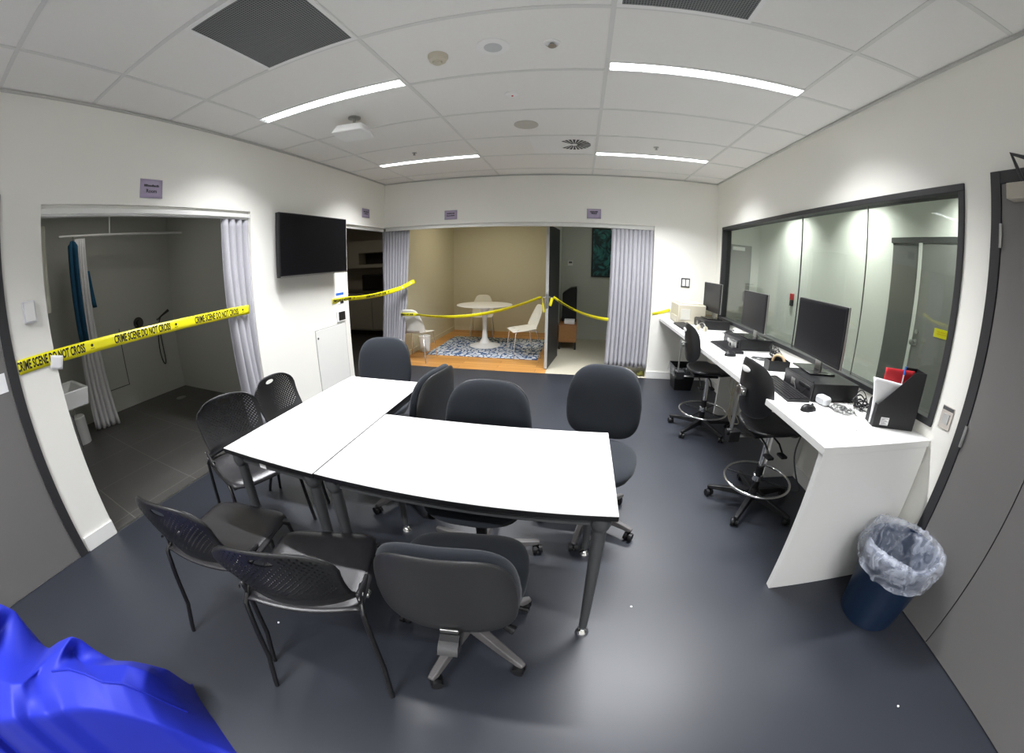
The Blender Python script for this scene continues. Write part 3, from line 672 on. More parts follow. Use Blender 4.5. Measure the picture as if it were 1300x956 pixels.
def computer(x, y, rz, label, sx=.32, sy=.33, h=.10):
    c = thing('desktop_computer', label, 'computer', (x, y, ZD), rz, 'small flat desktop computers on the desk')
    MB().box(-sx/2, sx/2, -sy/2, sy/2, .004, h).obj('computer_case', M['blackpl'], c, smooth=0, bevel=.004)
    MB().box(-sx/2-.012, -sx/2, -sy/2+.004, sy/2-.004, .006, h-.003).obj('front_bezel', M['seatpl'], c, smooth=0, bevel=.004)
    MB().box(-sx/2-.0145, -sx/2-.012, -sy/2+.02, -.02, h*.55, h*.82).obj('disc_drive', M['blackgl'], c, smooth=0, bevel=.001)
    MB().box(-sx/2-.0135, -sx/2-.012, .03, .075, h*.3, h*.7).obj('silver_badge', M['steel'], c, smooth=0)
    for k in range(2): MB().box(-sx/2-.0135, -sx/2-.012, -.05+.03*k, -.035+.03*k, h*.2, h*.3).obj('port', M['ink'], c, smooth=0)
    for q in (-1, 1): MB().box(-sx/2+.02, sx/2-.02, q*(sy/2-.03)-.01, q*(sy/2-.03)+.01, 0, .004).obj('rubber_foot', M['ink'], c, smooth=0)
    return c
def keyboard(x, y, rz, label):
    k = thing('keyboard', label, 'keyboard', (x, y, ZD), rz, 'black keyboards on the desk')
    MB().prism([(-.075, 0), (.075, 0), (.075, .022), (-.075, .010)], lambda a, b, t: (a, t, b), -.225, .225).obj('keyboard_base', M['blackpl'], k, bevel=.003)
    kb = MB()
    for r in range(6):
        for c in range(21):
            x0 = -.062+.021*r; y0 = -.213+.0205*c; z = .011+.012*(x0+.075)/.15
            kb.box(x0, x0+.017, y0, y0+.0165, z, z+.006)
    kb.obj('keys', M['seatpl'], k, smooth=0)
    return k
def mouse(x, y, rz, label, m='blackpl'):
    o = thing('mouse', label, 'computer mouse', (x, y, ZD), rz, 'black computer mice on the desk')
    def f(u, v):
        q = u*2*math.pi; p = v*math.pi/2
        return (.055*math.cos(q)*math.cos(p)**.7, .031*math.sin(q)*math.cos(p)**.7, .001+.033*math.sin(p)*(1-.12*math.cos(q)))
    weld(MB().grid(f, 28, 10).obj('mouse_body', M[m], o))
    MB().cyl((.025, -.003, .031), (.025, .003, .031), .008, n=16).obj('scroll_wheel', M['seatpl'], o)
computer(1.545, 1.93, -2, 'black desktop computer under the largest, nearest monitor', .34, .35, .105)
monitor(1.555, 2.06, -5, .60, .355, ZD+.106, 'largest monitor with a black screen, nearest the camera')
computer(1.60, 3.17, 3, 'black desktop computer under the middle monitor, with a silver patch', .34, .33)
monitor(1.60, 3.12, -3, .52, .325, ZD+.101, 'middle monitor, grey screen, flanked by the other two monitors')
computer(1.60, 4.17, 3, 'black desktop computer beside the cream printer', .32, .33)
monitor(1.60, 4.24, 3, .50, .335, ZD+.101, 'farthest monitor, beside the cream printer')
keyboard(1.285, 1.98, -3, 'black keyboard before the largest monitor')
keyboard(1.345, 3.09, 0, 'black keyboard before the middle monitor')
keyboard(1.235, 4.12, 0, 'black keyboard before the farthest monitor')
mouse(1.262, 1.635, 10, 'black mouse lying before the near black keyboard on open desktop')
mouse(1.262, 2.79, 8, 'black mouse at the end of the middle keyboard')
# silver patch on middle computer: webcam like boxes
wc = thing('adapter_box', 'small silver box at the front of the middle computer', 'adapter', (1.385, 3.03, ZD), 0)
MB().box(-.028, .012, -.045, .045, 0, .085).obj('adapter_body', M['steel'], wc, smooth=0, bevel=.006)
MB().lathe([(.014, 0), (.014, .002), (0, .002)], n=20).obj('dark_socket', M['ink'], wc); k_ = LAST[0]; k_.location = (-.028, .0, .05); k_.rotation_euler = (0, R(-90), 0)
pk = thing('desk_speaker', 'small pale grey rounded block in front of the near computer', 'speaker', (1.425, 1.725, ZD), 12)
MB().box(-.032, .032, -.045, .045, 0, .052).obj('speaker_body', mat('pale_grey_plastic', (.55, .56, .57), .5, noise=.03), pk, bevel=.02, seg=4)
MB().box(-.0335, -.032, -.025, .025, .012, .04).obj('speaker_front', mat('grey_mesh', (.42, .43, .44), .7, noise=.1), pk, smooth=0)
# pen box with tape roll
bx = thing('open_box', 'small black open box on the desk holding a roll of tape', 'box', (1.49, 2.42, ZD), -6)
b_ = MB(); w_, d_, h_, t_ = .085, .10, .075, .004
b_.box(-w_, w_, -d_*.5, -d_*.5+t_, 0, h_).box(-w_, w_, d_*.5-t_, d_*.5, 0, h_).box(-w_, -w_+t_, -d_*.5, d_*.5, 0, h_).box(w_-t_, w_, -d_*.5, d_*.5, 0, h_).box(-w_, w_, -d_*.5, d_*.5, 0, t_)
b_.obj('box_shell', M['blackpl'], bx, smooth=0)
tr = thing('tape_roll', 'roll of tape standing in the small black box', 'tape roll', (1.50, 2.42, ZD+.0045), 40)
MB().tube([(0, .045*math.cos(q), .058+.045*math.sin(q)) for q in [2*math.pi*k/40 for k in range(40)]], .012, 10, closed=True).obj('tape_winding', mat('tan_tape', (.42, .30, .17), .4, noise=.05), tr)
MB().tube([(0, .032*math.cos(q), .058+.032*math.sin(q)) for q in [2*math.pi*k/40 for k in range(40)]], .010, 10, closed=True).obj('tape_core', M['blackpl'], tr)
# printer
pr = thing('printer', 'cream desktop printer at the far end of the desk', 'printer', (1.37, 4.53, ZD), 0)
MB().box(-.155, .20, -.19, .18, 0, .235).obj('printer_body', M['cream'], pr, bevel=.012, seg=3)
MB().box(-.165, -.150, -.16, .15, .02, .09).obj('paper_tray', mat('cream_tray', (.50, .47, .38), .5, noise=.03), pr, bevel=.004)
MB().box(-.11, .17, -.15, .15, .235, .25).obj('top_cover', mat('light_cream', (.60, .57, .48), .5, noise=.03), pr, bevel=.006)
MB().box(-.12, .0, -.194, -.189, .05, .18).obj('side_panel', mat('pale_panel', (.58, .57, .51), .5, noise=.03), pr, smooth=0, bevel=.002)
ph2 = thing('low_printer', 'lower cream box beside the cream printer, behind the farthest monitor', 'box', (1.67, 4.58, ZD), 0)
MB().box(-.085, .10, -.14, .14, 0, .17).obj('low_body', M['cream'], ph2, bevel=.01)
MB().box(-.06, .07, -.143, -.139, .10, .12).obj('low_slot', mat('tan_strip', (.35, .25, .15), .5, noise=.05), ph2, smooth=0)
hp = thing('headset', 'headset lying against the far computer behind the chair back', 'headset', (1.39, 3.93, ZD), 20)
MB().tube([(.0, .075*math.cos(q), .012+.075*math.sin(q)) for q in [math.pi*k/20 for k in range(21)]], .006, 8).obj('headband', M['steel'], hp)
for s in (-1, 1): MB().cyl((-.0, s*.07, .03), (0, s*.052, .03), .03, .026).obj('ear_pad', M['cream'], hp)
# magazine holder
mh = thing('magazine_holder', 'black slant-cut magazine holder with white label at the near desk end', 'magazine holder', (1.68, 1.42, ZD), -20)
w_, d0, d1, hh = .052, -.125, .125, .30
prof = [(d0, 0), (d1, 0), (d1, hh), (d1-.07, hh), (d0, .115)]
hb = MB()
for s in (-1, 1): hb.prism(prof, lambda a, b, t: (a, t, b), s*w_-.0015, s*w_+.0015)
hb.box(d0, d1, -w_, w_, 0, .003).box(d1-.003, d1, -w_, w_, 0, hh).box(d0, d0+.003, -w_, w_, 0, .115)
hb.obj('holder_shell', mat('black_plastic_holder', (.01, .01, .012), .5, noise=.1), mh, smooth=0)
MB().box(-.085, -.035, -w_-.0022, -w_-.0016, .014, .055).obj('label_sticker', M['paper'], mh, smooth=0)
hl = MB()
for k in range(7): hl.box(-.081, -.039-.01*(k % 3), -w_-.0026, -w_-.0022, .018+.005*k, .0195+.005*k)
hl.obj('sticker_lettering', M['ink'], mh, smooth=0)
for i, (nm, m_, x0, x1, z1, off, lab, ct) in enumerate((('paper_sheets', 'paper', -.13, .04, .235, -.012, 'white papers curling out of the black magazine holder', 'papers'), ('red_folder', 'red', -.09, .09, .285, .018, 'red folder standing in the black magazine holder', 'folder'))):
    def f(u, v, x0=x0, x1=x1, z1=z1, off=off, i=i):
        return (x0+(x1-x0)*u-(.035*v*v*(1-u) if i == 0 else 0), off+.004*math.sin(u*3), .006+(z1-.02*u*(1-i))*v)
    o = MB().grid(f, 12, 10).obj(nm, M[m_], solid=.012 if i == 0 else .004); o.location = (1.68, 1.42, ZD); o.rotation_euler = (0, 0, R(-20)); tag(o, lab, ct)
pn = thing('pen', 'blue capped pen standing among the papers in the holder', 'pen', (1.70, 1.43, ZD+.005))
MB().tube([(0, 0, 0), (.008, -.005, .27)], .004, 8).obj('pen_barrel', M['whitepl'], pn)
MB().tube([(.008, -.005, .262), (.0095, -.0055, .305)], .0052, 8).obj('pen_cap', M['bluepl'], pn)
sheet = MB().grid(lambda u, v: (1.20+.20*u+.05*v, 1.40+.22*v-.04*u, ZD+.0015+.001*math.sin(u*9)), 6, 6).obj('paper_sheet', M['paper'], solid=.0006); tag(sheet, 'loose white paper sheet on the desk near its front edge', 'paper')
# cables: each one a tube lying on the desk
def cable(pts, r, m, label, seed, group):
    rnd = random.Random(seed); P_ = []
    for i in range(len(pts)-1):
        a, b = Vector(pts[i]), Vector(pts[i+1])
        for k in range(6):
            P_.append(a.lerp(b, k/6))
    P_.append(Vector(pts[-1]))
    for _ in range(6):
        P_ = [P_[0]]+[(P_[i-1]+P_[i]*2+P_[i+1])/4 for i in range(1, len(P_)-1)]+[P_[-1]]
    o = MB().tube(P_, r, 7).obj('cable', m); tag(o, label, 'cable', group); return o
def tangle(cx, cy, wx, wy, n, seed, label, group, col, lift=.05):
    rnd = random.Random(seed)
    for k in range(n):
        pts = []
        a = rnd.uniform(0, 6.28); rr = rnd.uniform(.5, 1)
        for i in range(rnd.randint(8, 13)):
            a += rnd.uniform(.6, 1.5)*(1 if k % 2 else -1); q = rnd.uniform(.25, 1)*rr
            pts.append((min(cx+wx*math.cos(a)*q, 1.765), cy+wy*math.sin(a)*q, ZD+.006+abs(rnd.gauss(0, .4))*lift))
        pts[0] = (pts[0][0], pts[0][1], ZD+.005); pts[-1] = (pts[-1][0], pts[-1][1], ZD+.005)
        m_ = col[k % len(col)]
        cable(pts, .0028 if k % 3 else .0035, M[m_], label if m_ == col[0] else label.replace('grey', 'silver'), seed+k, group+(' dark' if m_ == col[0] else ' pale'))
tangle(1.66, 1.66, .10, .13, 5, 11, 'black cable tangled behind the near computer', 'cables behind the near computer', ['blackpl'], .10)
tangle(1.50, 1.62, .10, .10, 4, 31, 'thin grey cable looping before the near computer', 'cables before the near computer', ['greymetal', 'steel'], .015)
tangle(1.68, 2.78, .09, .14, 5, 51, 'black cable looping up beside the middle monitor', 'cables beside the middle monitor', ['blackpl'], .14)
tangle(1.50, 2.72, .12, .10, 3, 71, 'thin grey cable on the desk between box and middle computer', 'cables between box and middle computer', ['greymetal'], .008)
tangle(1.66, 3.78, .09, .12, 4, 91, 'black cable tangled beside the far computer', 'cables beside the far computer', ['blackpl'], .06)
cable([(1.38, 1.79, ZD+.11), (1.34, 1.84, ZD+.02), (1.345, 1.9, ZD+.004), (1.36, 1.97, ZD+.05), (1.45, 2.05, ZD+.115), (1.60, 1.95, ZD+.115)], .003, M['blackpl'], 'black cable arching over the front of the near computer', 5, 'single cables')
cable([(1.42, 3.20, ZD+.004), (1.36, 3.28, ZD+.01), (1.30, 3.36, ZD+.004), (1.36, 3.42, ZD+.03), (1.42, 3.34, ZD+.05)], .0028, M['steel'], 'thin pale cable looping beside the middle keyboard', 6, 'single cables')
for (x, y, s) in ((1.70, 3.45, 1), (1.72, 2.24, 2)):
    cable([(x, y, ZD-.04), (x-.02, y-.06, .5), (x-.1, y-.10, .3), (x-.05, y-.16, .12), (x+.02, y-.2, .008), (x-.15, y-.05, .008)], .006, M['cream'] if s == 1 else M['greymetal'],
          'cream cables hanging under the desk behind the farther drafting chair' if s == 1 else 'dark cable hanging under the desk near its end panel', 8, 'cables under the desk')
for k in range(3):
    cable([(1.62+.02*k, 3.42, ZD-.04), (1.55+.03*k, 3.30, .55), (1.50+.05*k, 3.25, .42), (1.58, 3.27+.03*k, .30), (1.52+.02*k, 3.22, .14), (1.60, 3.16, .01)], .005, M['cream'], 'cream cables hanging under the desk behind the farther drafting chair', k, 'cables under the desk')

# ------------------------------------------------------------------ bins
bb = thing('waste_bin', 'round navy bin lined with a clear bag beside the desk end', 'bin', (1.60, .965, 0))
MB().lathe([(0, 0), (.150, 0), (.155, .01), (.188, .395), (.192, .40), (.192, .415), (.180, .415), (.146, .02), (0, .016)], n=48).obj('bin_body', M['binblue'], bb)
rnd = random.Random(3); nz = [rnd.uniform(-1, 1) for _ in range(64)]
def lf(r, z, q, i):
    k = q/(2*math.pi)*48; a = nz[int(k) % 48]; b = nz[(int(k)+17*i) % 48]
    return (r+.005*a*(i % 2)+.003*b+.006*math.sin(5*q+i), z+.006*b+.006*math.sin(3*q+.5*i))
MB().lathe([(.06, .12), (.12, .14), (.135, .22), (.150, .30), (.165, .38), (.178, .425), (.192, .445), (.214, .435), (.224, .40), (.220, .36), (.214, .335), (.218, .32)], n=96, fn=lf, close=False).obj('bin_liner', M['liner'], bb, smooth=180)
kb = thing('black_waste_bin', 'black square bin with clear liner on the floor under the far desk end', 'bin', (1.37, 4.42, 0))
s0, s1, hb_ = .11, .145, .31
qs = MB()
def ring(s, z): return [(-s, -s, z), (s, -s, z), (s, s, z), (-s, s, z)]
vs = ring(s0, 0)+ring(s1, hb_)+ring(s1-.008, hb_)+ring(s0-.008, .01)
fs = [(3, 2, 1, 0), (12, 13, 14, 15)]
for j in range(3):
    for e in range(4): fs.append((j*4+e, j*4+(e+1) % 4, j*4+4+(e+1) % 4, j*4+4+e))
qs.add(vs, fs).obj('bin_body', M['blackpl'], kb, smooth=0, bevel=.01)
MB().grid(lambda u, v: ((lambda q, s: ((s*max(-1, min(1, 1.35*math.cos(q)))), s*max(-1, min(1, 1.35*math.sin(q))), hb_-.06+.075*math.sin(v*math.pi)-.05*v+.006*math.sin(q*9+v*7)))(u*2*math.pi, .135+.025*v)), 60, 6).obj('bin_liner', M['liner2'], kb, smooth=180)

# ------------------------------------------------------------------ wall things
tv = thing('wall_television', 'black flat television mounted on the wall between bathroom and kitchen openings', 'television', (XL, 3.07, 1.715), 0)
MB().box(.10, .15, -.525, .525, -.30, .30).obj('tv_housing', M['blackpl'], tv, smooth=0, bevel=.006)
MB().box(.150, .1515, -.508, .508, -.278, .288).obj('screen', mat('tv_screen', (.003, .003, .004), .35, noise=.05, spec=.15), tv, smooth=0)
MB().box(.150, .153, -.52, .52, -.298, -.288).obj('silver_trim', M['steel'], tv, smooth=0)
MB().box(0, .10, -.12, .12, -.12, .12).obj('wall_mount', M['blackpl'], tv, smooth=0)
tv.rotation_euler = (0, 0, R(-1.5)); tv.location.x = XL
ap = thing('access_panel', 'flush white access door low in the wall under the television', 'panel', (XL, 3.43, 0))
MB().box(0, .006, -.285, .285, .10, .805).obj('panel_door', M['skirt'], ap, smooth=0, bevel=.002)
MB().box(.0, .003, -.293, .293, .103, .813).obj('panel_gap', mat('grey_shadow_gap', (.35, .35, .33), .6, noise=.02), ap, smooth=0)
MB().lathe([(.012, 0), (.012, .003), (0, .004)], n=16).obj('panel_lock', M['greymetal'], ap); k_ = LAST[0]; k_.location = (.006, -.255, .72); k_.rotation_euler = (0, R(90), 0)
def wallbox(name, label, cat, loc, dims, m, parts):
    o = thing(name, label, cat, loc); MB().box(0, dims[0], -dims[1]/2, dims[1]/2, -dims[2]/2, dims[2]/2).obj('wall_plate', m, o, smooth=0, bevel=.004)
    for nm, x0, x1, y0, y1, z0, z1, mm in parts: MB().box(x0, x1, y0, y1, z0, z1).obj(nm, mm, o, smooth=0, bevel=.001)
    return o
wallbox('wall_switch', 'pale grey switch box on the white pier above the start of the bathroom tape', 'switch', (XL, .463, 1.447), (.035, .075, .115), mat('pale_box', (.62, .62, .65), .4, noise=.02), [('switch_cover', .035, .038, -.03, .03, -.05, .05, M['whitepl'])])
wallbox('intercom_panel', 'small dark screen in a white frame on the wall below the television corner', 'control panel', (XL, 3.64, .90), (.015, .17, .13), M['whitepl'], [('panel_screen', .015, .017, -.06, .07, -.05, .05, M['ink'])])
wallbox('information_sign', 'small blue and white sign partly behind the kitchen tape', 'sign', (XL, 3.64, 1.11), (.004, .16, .14), M['whitepl'], [('blue_band', .004, .005, -.075, .075, .035, .065, M['bluepl']), ('dark_mark', .004, .005, .0, .07, -.065, -.03, M['ink'])])
sk = wallbox('power_outlet', 'brushed metal faceplate on the wall between the long window and grey door', 'power outlet', (XR, 1.165, .965), (-.006, .075, .11), M['socket'], [('outlet_insert', -.010, -.006, -.02, .02, -.03, .02, M['steel']), ('dark_edge', -.0075, -.006, -.034, .034, .035, .052, M['greymetal'])])
lp = thing('light_switch', 'black framed double light switch on the far wall above the printer', 'switch', (1.405, Y, 1.305))
MB().box(-.06, .06, -.010, 0, -.06, .06).obj('switch_frame', M['framegrey'], lp, smooth=0, bevel=.003)
for s in (-1, 1): MB().box(s*.026-.02, s*.026+.02, -.014, -.010, -.043, .043).obj('rocker', M['whitepl'], lp, smooth=0, bevel=.002)
def sign(loc, rz, w, h, label, lines, tilt=0):
    s = thing('paper_sign', label, 'sign', loc, rz, 'lilac laminated paper signs above the openings')   # faces -y local
    MB().grid(lambda u, v: ((u-.5)*w, -.003-.004*(1-v)*u, (v-.5)*h), 4, 4).obj('sign_sheet', M['lilac'], s, solid=.0012)
    for (txt, z, ww) in lines:
        if txt:
            vs, fs = text_geo(txt, .035, .0008); mb = MB().add([(x, -.0078, z+y) for x, y in vs], fs)
        else:
            mb = MB()
            x = -ww/2; rn = random.Random(int(abs(z)*1000)+int(ww*1000))
            while x < ww/2:
                l = rn.uniform(.006, .012); mb.box(x, min(x+l, ww/2), -.0082, -.0077, z-.006, z+.006+rn.choice((0, .004))); x += l+.002
        mb.obj('lettering', M['ink'], s, smooth=0)
    s.rotation_euler[1] = R(tilt)
sign((XL, 1.35, 2.135), 90, .18, .13, 'lilac paper sign above the bathroom opening', [('', .018, .12), ('Room', -.018, 0)])
sign((XL, 4.26, 2.165), 90, .18, .12, 'lilac paper sign above the kitchen opening', [('', .018, .12), ('', -.008, .08)])
sign((-1.705, Y, 2.125), 0, .18, .125, 'lilac paper sign over the far opening, above the lounge', [('', .018, .11), ('', -.012, .11)])
sign((.18, Y, 2.125), 0, .18, .125, 'lilac paper sign over the far opening, above the bedroom', [('', .025, .10), ('', .003, .07)])

# ------------------------------------------------------------------ curtains
def curtain(name, label, top, bot, mid, z1, z0, n, amp, zt=None, ph=0., depth=(0, 1), m=None, seed=0, ret=None):
    # top / mid / bot: (start, end) points in plan; zt = height of the gathered middle
    rnd = random.Random(seed); phs = [rnd.uniform(-.5, .5) for _ in range(n*2+2)]
    def f(u, v):
        z = z0+(z1-z0)*v
        def L(p): return (p[0][0]+(p[1][0]-p[0][0])*u, p[0][1]+(p[1][1]-p[0][1])*u)
        if zt is None: 
            a, b = L(bot), L(top); x, y = a[0]+(b[0]-a[0])*v, a[1]+(b[1]-a[1])*v
        elif z > zt:
            t = ((z-zt)/(z1-zt))**.8; a, b = L(mid), L(top); x, y = a[0]+(b[0]-a[0])*t, a[1]+(b[1]-a[1])*t
        else:
            t = (z-z0)/(zt-z0); a, b = L(bot), L(mid); x, y = a[0]+(b[0]-a[0])*t, a[1]+(b[1]-a[1])*t
        dx, dy = top[1][0]-top[0][0], top[1][1]-top[0][1]; l = math.hypot(dx, dy); nx, ny = -dy/l, dx/l
        q = u*n; i = int(q); w = phs[i % len(phs)]
        s = math.sin(2*math.pi*q+w+ph)*amp*(1.0-.45*v)+math.sin(2*math.pi*q*.37+3*v+w)*amp*.5*(1-v)
        s2 = math.cos(2*math.pi*q+w)*amp*.25
        return (x+nx*s+dx/l*s2, y+ny*s+dy/l*s2, z)
    c = thing(name, label, 'curtain', (0, 0, 0))
    MB().grid(f, n*12, 26).obj('curtain_cloth', m or M['curtain'], c, solid=.002, smooth=180)
    for k in range(n+1):
        x, y = top[0][0]+(top[1][0]-top[0][0])*k/n, top[0][1]+(top[1][1]-top[0][1])*k/n
        MB().cyl((x, y, z1-.03), (x, y, z1+.012), .004, n=6).obj('curtain_hook', M['steel'], c)
    return c
curtain('bathroom_curtain', 'grey gathered curtain beside the television, crossed by the bathroom tape', ((XL-.055, 2.03), (XL-.055, 2.315)), ((XL-.12, 2.16), (XL-.05, 2.36)), ((XL-.06, 2.06), (XL-.05, 2.33)), 1.955, .09, 4, .042, 1.15, seed=2)
curtain('kitchen_curtain', 'grey curtain at the corner between kitchen and lounge, crossed by tape', ((-2.79, Y+.055), (-2.37, Y+.095)), ((-2.87, Y+.06), (-2.53, Y+.10)), ((-2.80, Y+.055), (-2.42, Y+.09)), 1.955, .10, 9, .026, 1.0, seed=4)
curtain('bedroom_curtain', 'wide grey curtain in front of the bedroom beside the far pier', ((.41, Y+.055), (.955, Y+.055)), ((.385, Y+.06), (.955, Y+.06)), ((.41, Y+.055), (.955, Y+.055)), 1.955, .13, 10, .036, None, seed=5)
tag(MB().grid(lambda u, v: (.86+.09*u, 4.835+.05*v, .012+.05*math.sin(v*math.pi)*(1-.3*math.sin(7*u))), 8, 8).obj('cloth_scrap', M['grass'], solid=.004), 'olive rumpled cloth on the floor at the foot of the far curtain', 'cloth')

# ------------------------------------------------------------------ barrier tapes
def tape(label, path, w, cols, text_at=(), tsize=.05, sx=.62, tilt=None, up=None, twist=None):
    # path: list of 3D points along the tape's centre line, width mostly vertical
    P_ = [Vector(p) for p in path]; L = [0]
    for i in range(1, len(P_)): L.append(L[-1]+(P_[i]-P_[i-1]).length)
    tot = L[-1]
    def at(s):
        s = max(0, min(tot-1e-6, s))
        for i in range(1, len(P_)):
            if s <= L[i]: break
        t = (s-L[i-1])/(L[i]-L[i-1]); p = P_[i-1].lerp(P_[i], t); d = (P_[i]-P_[i-1]).normalized()
        return p, d
    def frame(s, c, off=0):
        p, d = at(s); side = d.cross(Vector((0, 0, 1))).normalized(); upv = side.cross(d).normalized()
        a = twist(s/tot) if twist else 0
        upv, side = upv*math.cos(a)+side*math.sin(a), side*math.cos(a)-upv*math.sin(a)
        return p+upv*c+side*off
    o = thing('barrier_tape', label, 'tape')
    n = max(20, int(tot/.03))
    MB().grid(lambda u, v: frame(u*tot, (v-.5)*w), n, 3).obj('tape_band', M['tape'], o, solid=.0006, smooth=60)
    mb = MB()
    for s0, txt in text_at:
        vs, fs = text_geo(txt, tsize, .0022, sx, 'LEFT')
        for sd in (1, -1):
            pts = []
            for x, y in vs:
                pts.append(tuple(frame(s0+x, y, sd*.0014)))
            mb.add(pts, fs)
        x1 = max(x for x, y in vs)
        if tsize > .03:       # small round emblem after each phrase
            ring = [(.009*math.cos(q), .009*math.sin(q)) for q in [2*math.pi*k/16 for k in range(16)]]
            for sd in (1, -1): mb.add([tuple(frame(s0+x1+.05+a, b+.006, sd*.0014)) for a, b in ring], [tuple(range(16))]); mb.add([tuple(frame(s0+x1+.05+a, b-.012, sd*.0014)) for a, b in ((-.014, 0), (.014, 0), (.014, -.003), (-.014, -.003))], [(0, 1, 2, 3)])
    if mb.v: mb.obj('lettering', M['ink'], o, smooth=0)
    return o
CS = 'CRIME SCENE DO NOT CROSS'
tape('yellow crime scene tape stretched across the bathroom opening', [(XL+.007, .338, 1.172), (XL+.007, .56, 1.176), (XL+.006, 2.243, 1.178)], .078, 0, ((-.01, CS), (.655, CS), (1.33, CS)), .070, .47, twist=None)
def sag(a, b, d, n=16): return [(a[0]+(b[0]-a[0])*t, a[1]+(b[1]-a[1])*t, a[2]+(b[2]-a[2])*t-d*4*t*(1-t)) for t in [i/n for i in range(n+1)]]
tape('yellow crime scene tape across the kitchen opening and round its curtain', [(XL+.008, 3.485, 1.088), (XL+.008, 3.82, 1.085)]+sag((XL+.008, 3.82, 1.085), (-2.44, 4.735, 1.14), .03)[1:]+[(-2.30, 4.80, 1.215), (-2.29, 4.87, 1.22)], .062, 0, ((.01, CS), (.62, CS)), .042, .62, twist=lambda t: .5*math.sin(t*5))
tape('yellow tape sagging from the white chair across the lounge to the door handle', [(-2.56, 4.865, .745), (-2.45, 4.80, .748), (-2.27, 4.83, .745)]+sag((-2.27, 4.83, .745), (-.50, 5.03, 1.005), .13)[1:], .045, 0, ((.01, CS),), .030, .62, twist=lambda t: 0 if t < .15 else .45+.25*math.sin(9*t))
tape('short yellow tape end hanging from the door handle on the lounge side', [(-.485, 5.00, 1.0), (-.475, 4.985, .93), (-.455, 4.975, .80)], .04, 0, (), twist=lambda t: .3)
tape('short yellow tape end hanging from the door handle on the bedroom side', [(-.345, 4.99, 1.0), (-.36, 4.98, .95), (-.375, 4.975, .89)], .04, 0, (), twist=lambda t: .3)
tape('yellow tape sagging from the door handle to the bedroom curtain', sag((-.33, 5.0, 1.01), (.41, 4.80, .765), .06), .045, 0, ((.08, CS),), .028, .62, twist=lambda t: .4+.3*math.sin(4*t))
tape('short yellow tape between the far pier and the cream printer', [(.985, Y-.006, .872), (1.10, Y-.008, .90), (1.215, Y-.02, .94)], .042, 0, (), twist=lambda t: .3)
tag(MB().grid(lambda u, v: (XL+.0095+.004*u*v, .53+.075*u+.02*v, 1.115+.075*v-.02*u), 5, 5).obj('masking_tape_piece', M['paper'], solid=.001), 'torn piece of white masking tape holding the bathroom tape', 'tape')

# ------------------------------------------------------------------ bathroom things
sk_ = thing('wash_basin', 'white square wall basin in the dim bathroom', 'sink', (-3.86, .46, .62))
bs = MB(); vs = [(-.24, 0, .02), (.24, 0, .02), (.24, .50, .02), (-.24, .50, .02), (-.25, 0, .16), (.25, 0, .16), (.25, .53, .16), (-.25, .53, .16), (-.22, .06, .16), (.22, .06, .16), (.22, .50, .16), (-.22, .50, .16), (-.17, .12, .06), (.17, .12, .06), (.17, .42, .06), (-.17, .42, .06)]
fs = [(3, 2, 1, 0), (12, 13, 14, 15)]
for j in range(3):
    for e in range(4): fs.append((j*4+e, j*4+(e+1) % 4, j*4+4+(e+1) % 4, j*4+4+e))
bs.add(vs, fs).obj('basin_bowl', M['ceramic'], sk_, bevel=.01, seg=3)
MB().tube([(0, .06, .16), (0, .06, .25), (0, .10, .28), (0, .17, .27)], .012, 12).obj('tap', M['chrome'], sk_)
MB().tube([(0, .27, .05), (0, .27, -.2), (0, .2, -.24), (0, .12, -.2), (0, 0, -.2)], .018, 12).obj('trap', M['chrome'], sk_)
tb = thing('toilet_brush_holder', 'white cylinder on the bathroom floor below the basin', 'bathroom bin', (-4.78, 1.08, 0))
MB().lathe([(0, 0), (.09, 0), (.095, .28), (.085, .29), (0, .29)], n=28).obj('holder_body', M['ceramic'], tb)
MB().cyl((0, 0, .29), (0, 0, .42), .009).obj('brush_handle', M['chrome'], tb)
tp = thing('floor_pipe', 'chrome pipe standing beside the white cylinder under the basin', 'pipe', (-4.60, .98, 0))
MB().cyl((0, 0, .0), (0, 0, .34), .03).cyl((0, 0, .33), (0, 0, .36), .036).obj('pipe_body', M['chrome'], tp)
mi = thing('mirror_cabinet', 'pale tall cabinet on the bathroom wall at the opening edge', 'cabinet', (-3.70, BY0, 1.70))
MB().box(-.30, .30, 0, .30, -.30, .30).obj('cabinet_body', mat('cabinet_cream', (.80, .79, .68), .4, noise=.02), mi, smooth=0, bevel=.004)
MB().box(-.29, .29, .30, .308, -.29, .29).obj('cabinet_door', mat('cabinet_door_cream', (.66, .64, .55), .25, noise=.02), mi, smooth=0, bevel=.002)
sc_ = curtain('shower_curtain', 'white shower curtain hanging to the bathroom floor', ((-4.93, 1.42), (-4.90, 1.54)), ((-4.95, 1.30), (-4.86, 1.60)), ((-4.9, 1.4), (-4.9, 1.56)), 2.08, .02, 5, .03, None, seed=9, m=M['wcurtain'])
tw = thing('bath_towel', 'dark blue towel hanging beside the white shower curtain', 'towel', (-4.86, 1.40, 1.0))
MB().grid(lambda u, v: (.02*math.sin(u*9), -.05+.10*u-.015*v, .0+1.06*v-.06*(2*u-1)**2*v), 14, 12).obj('towel_cloth', M['teal'], tw, solid=.02, smooth=180)
MB().grid(lambda u, v: (-.05, .185+.05*u-.05*v, .33+.40*v), 5, 8).obj('towel_end', M['teal'], tw, solid=.015, smooth=180)
MB().tube([(-.02, .0, 1.06), (-.02, .0, 1.10)], .006, 8).obj('towel_hook', M['steel'], tw)
rl = thing('shower_rail', 'white shower curtain rail hung from the bathroom ceiling', 'rail', (0, 0, 0))
MB().tube([(-4.95, 1.25, 2.115), (-4.95, 2.925, 2.115)], .014, 10).obj('rail_bar', M['whitepl'], rl)
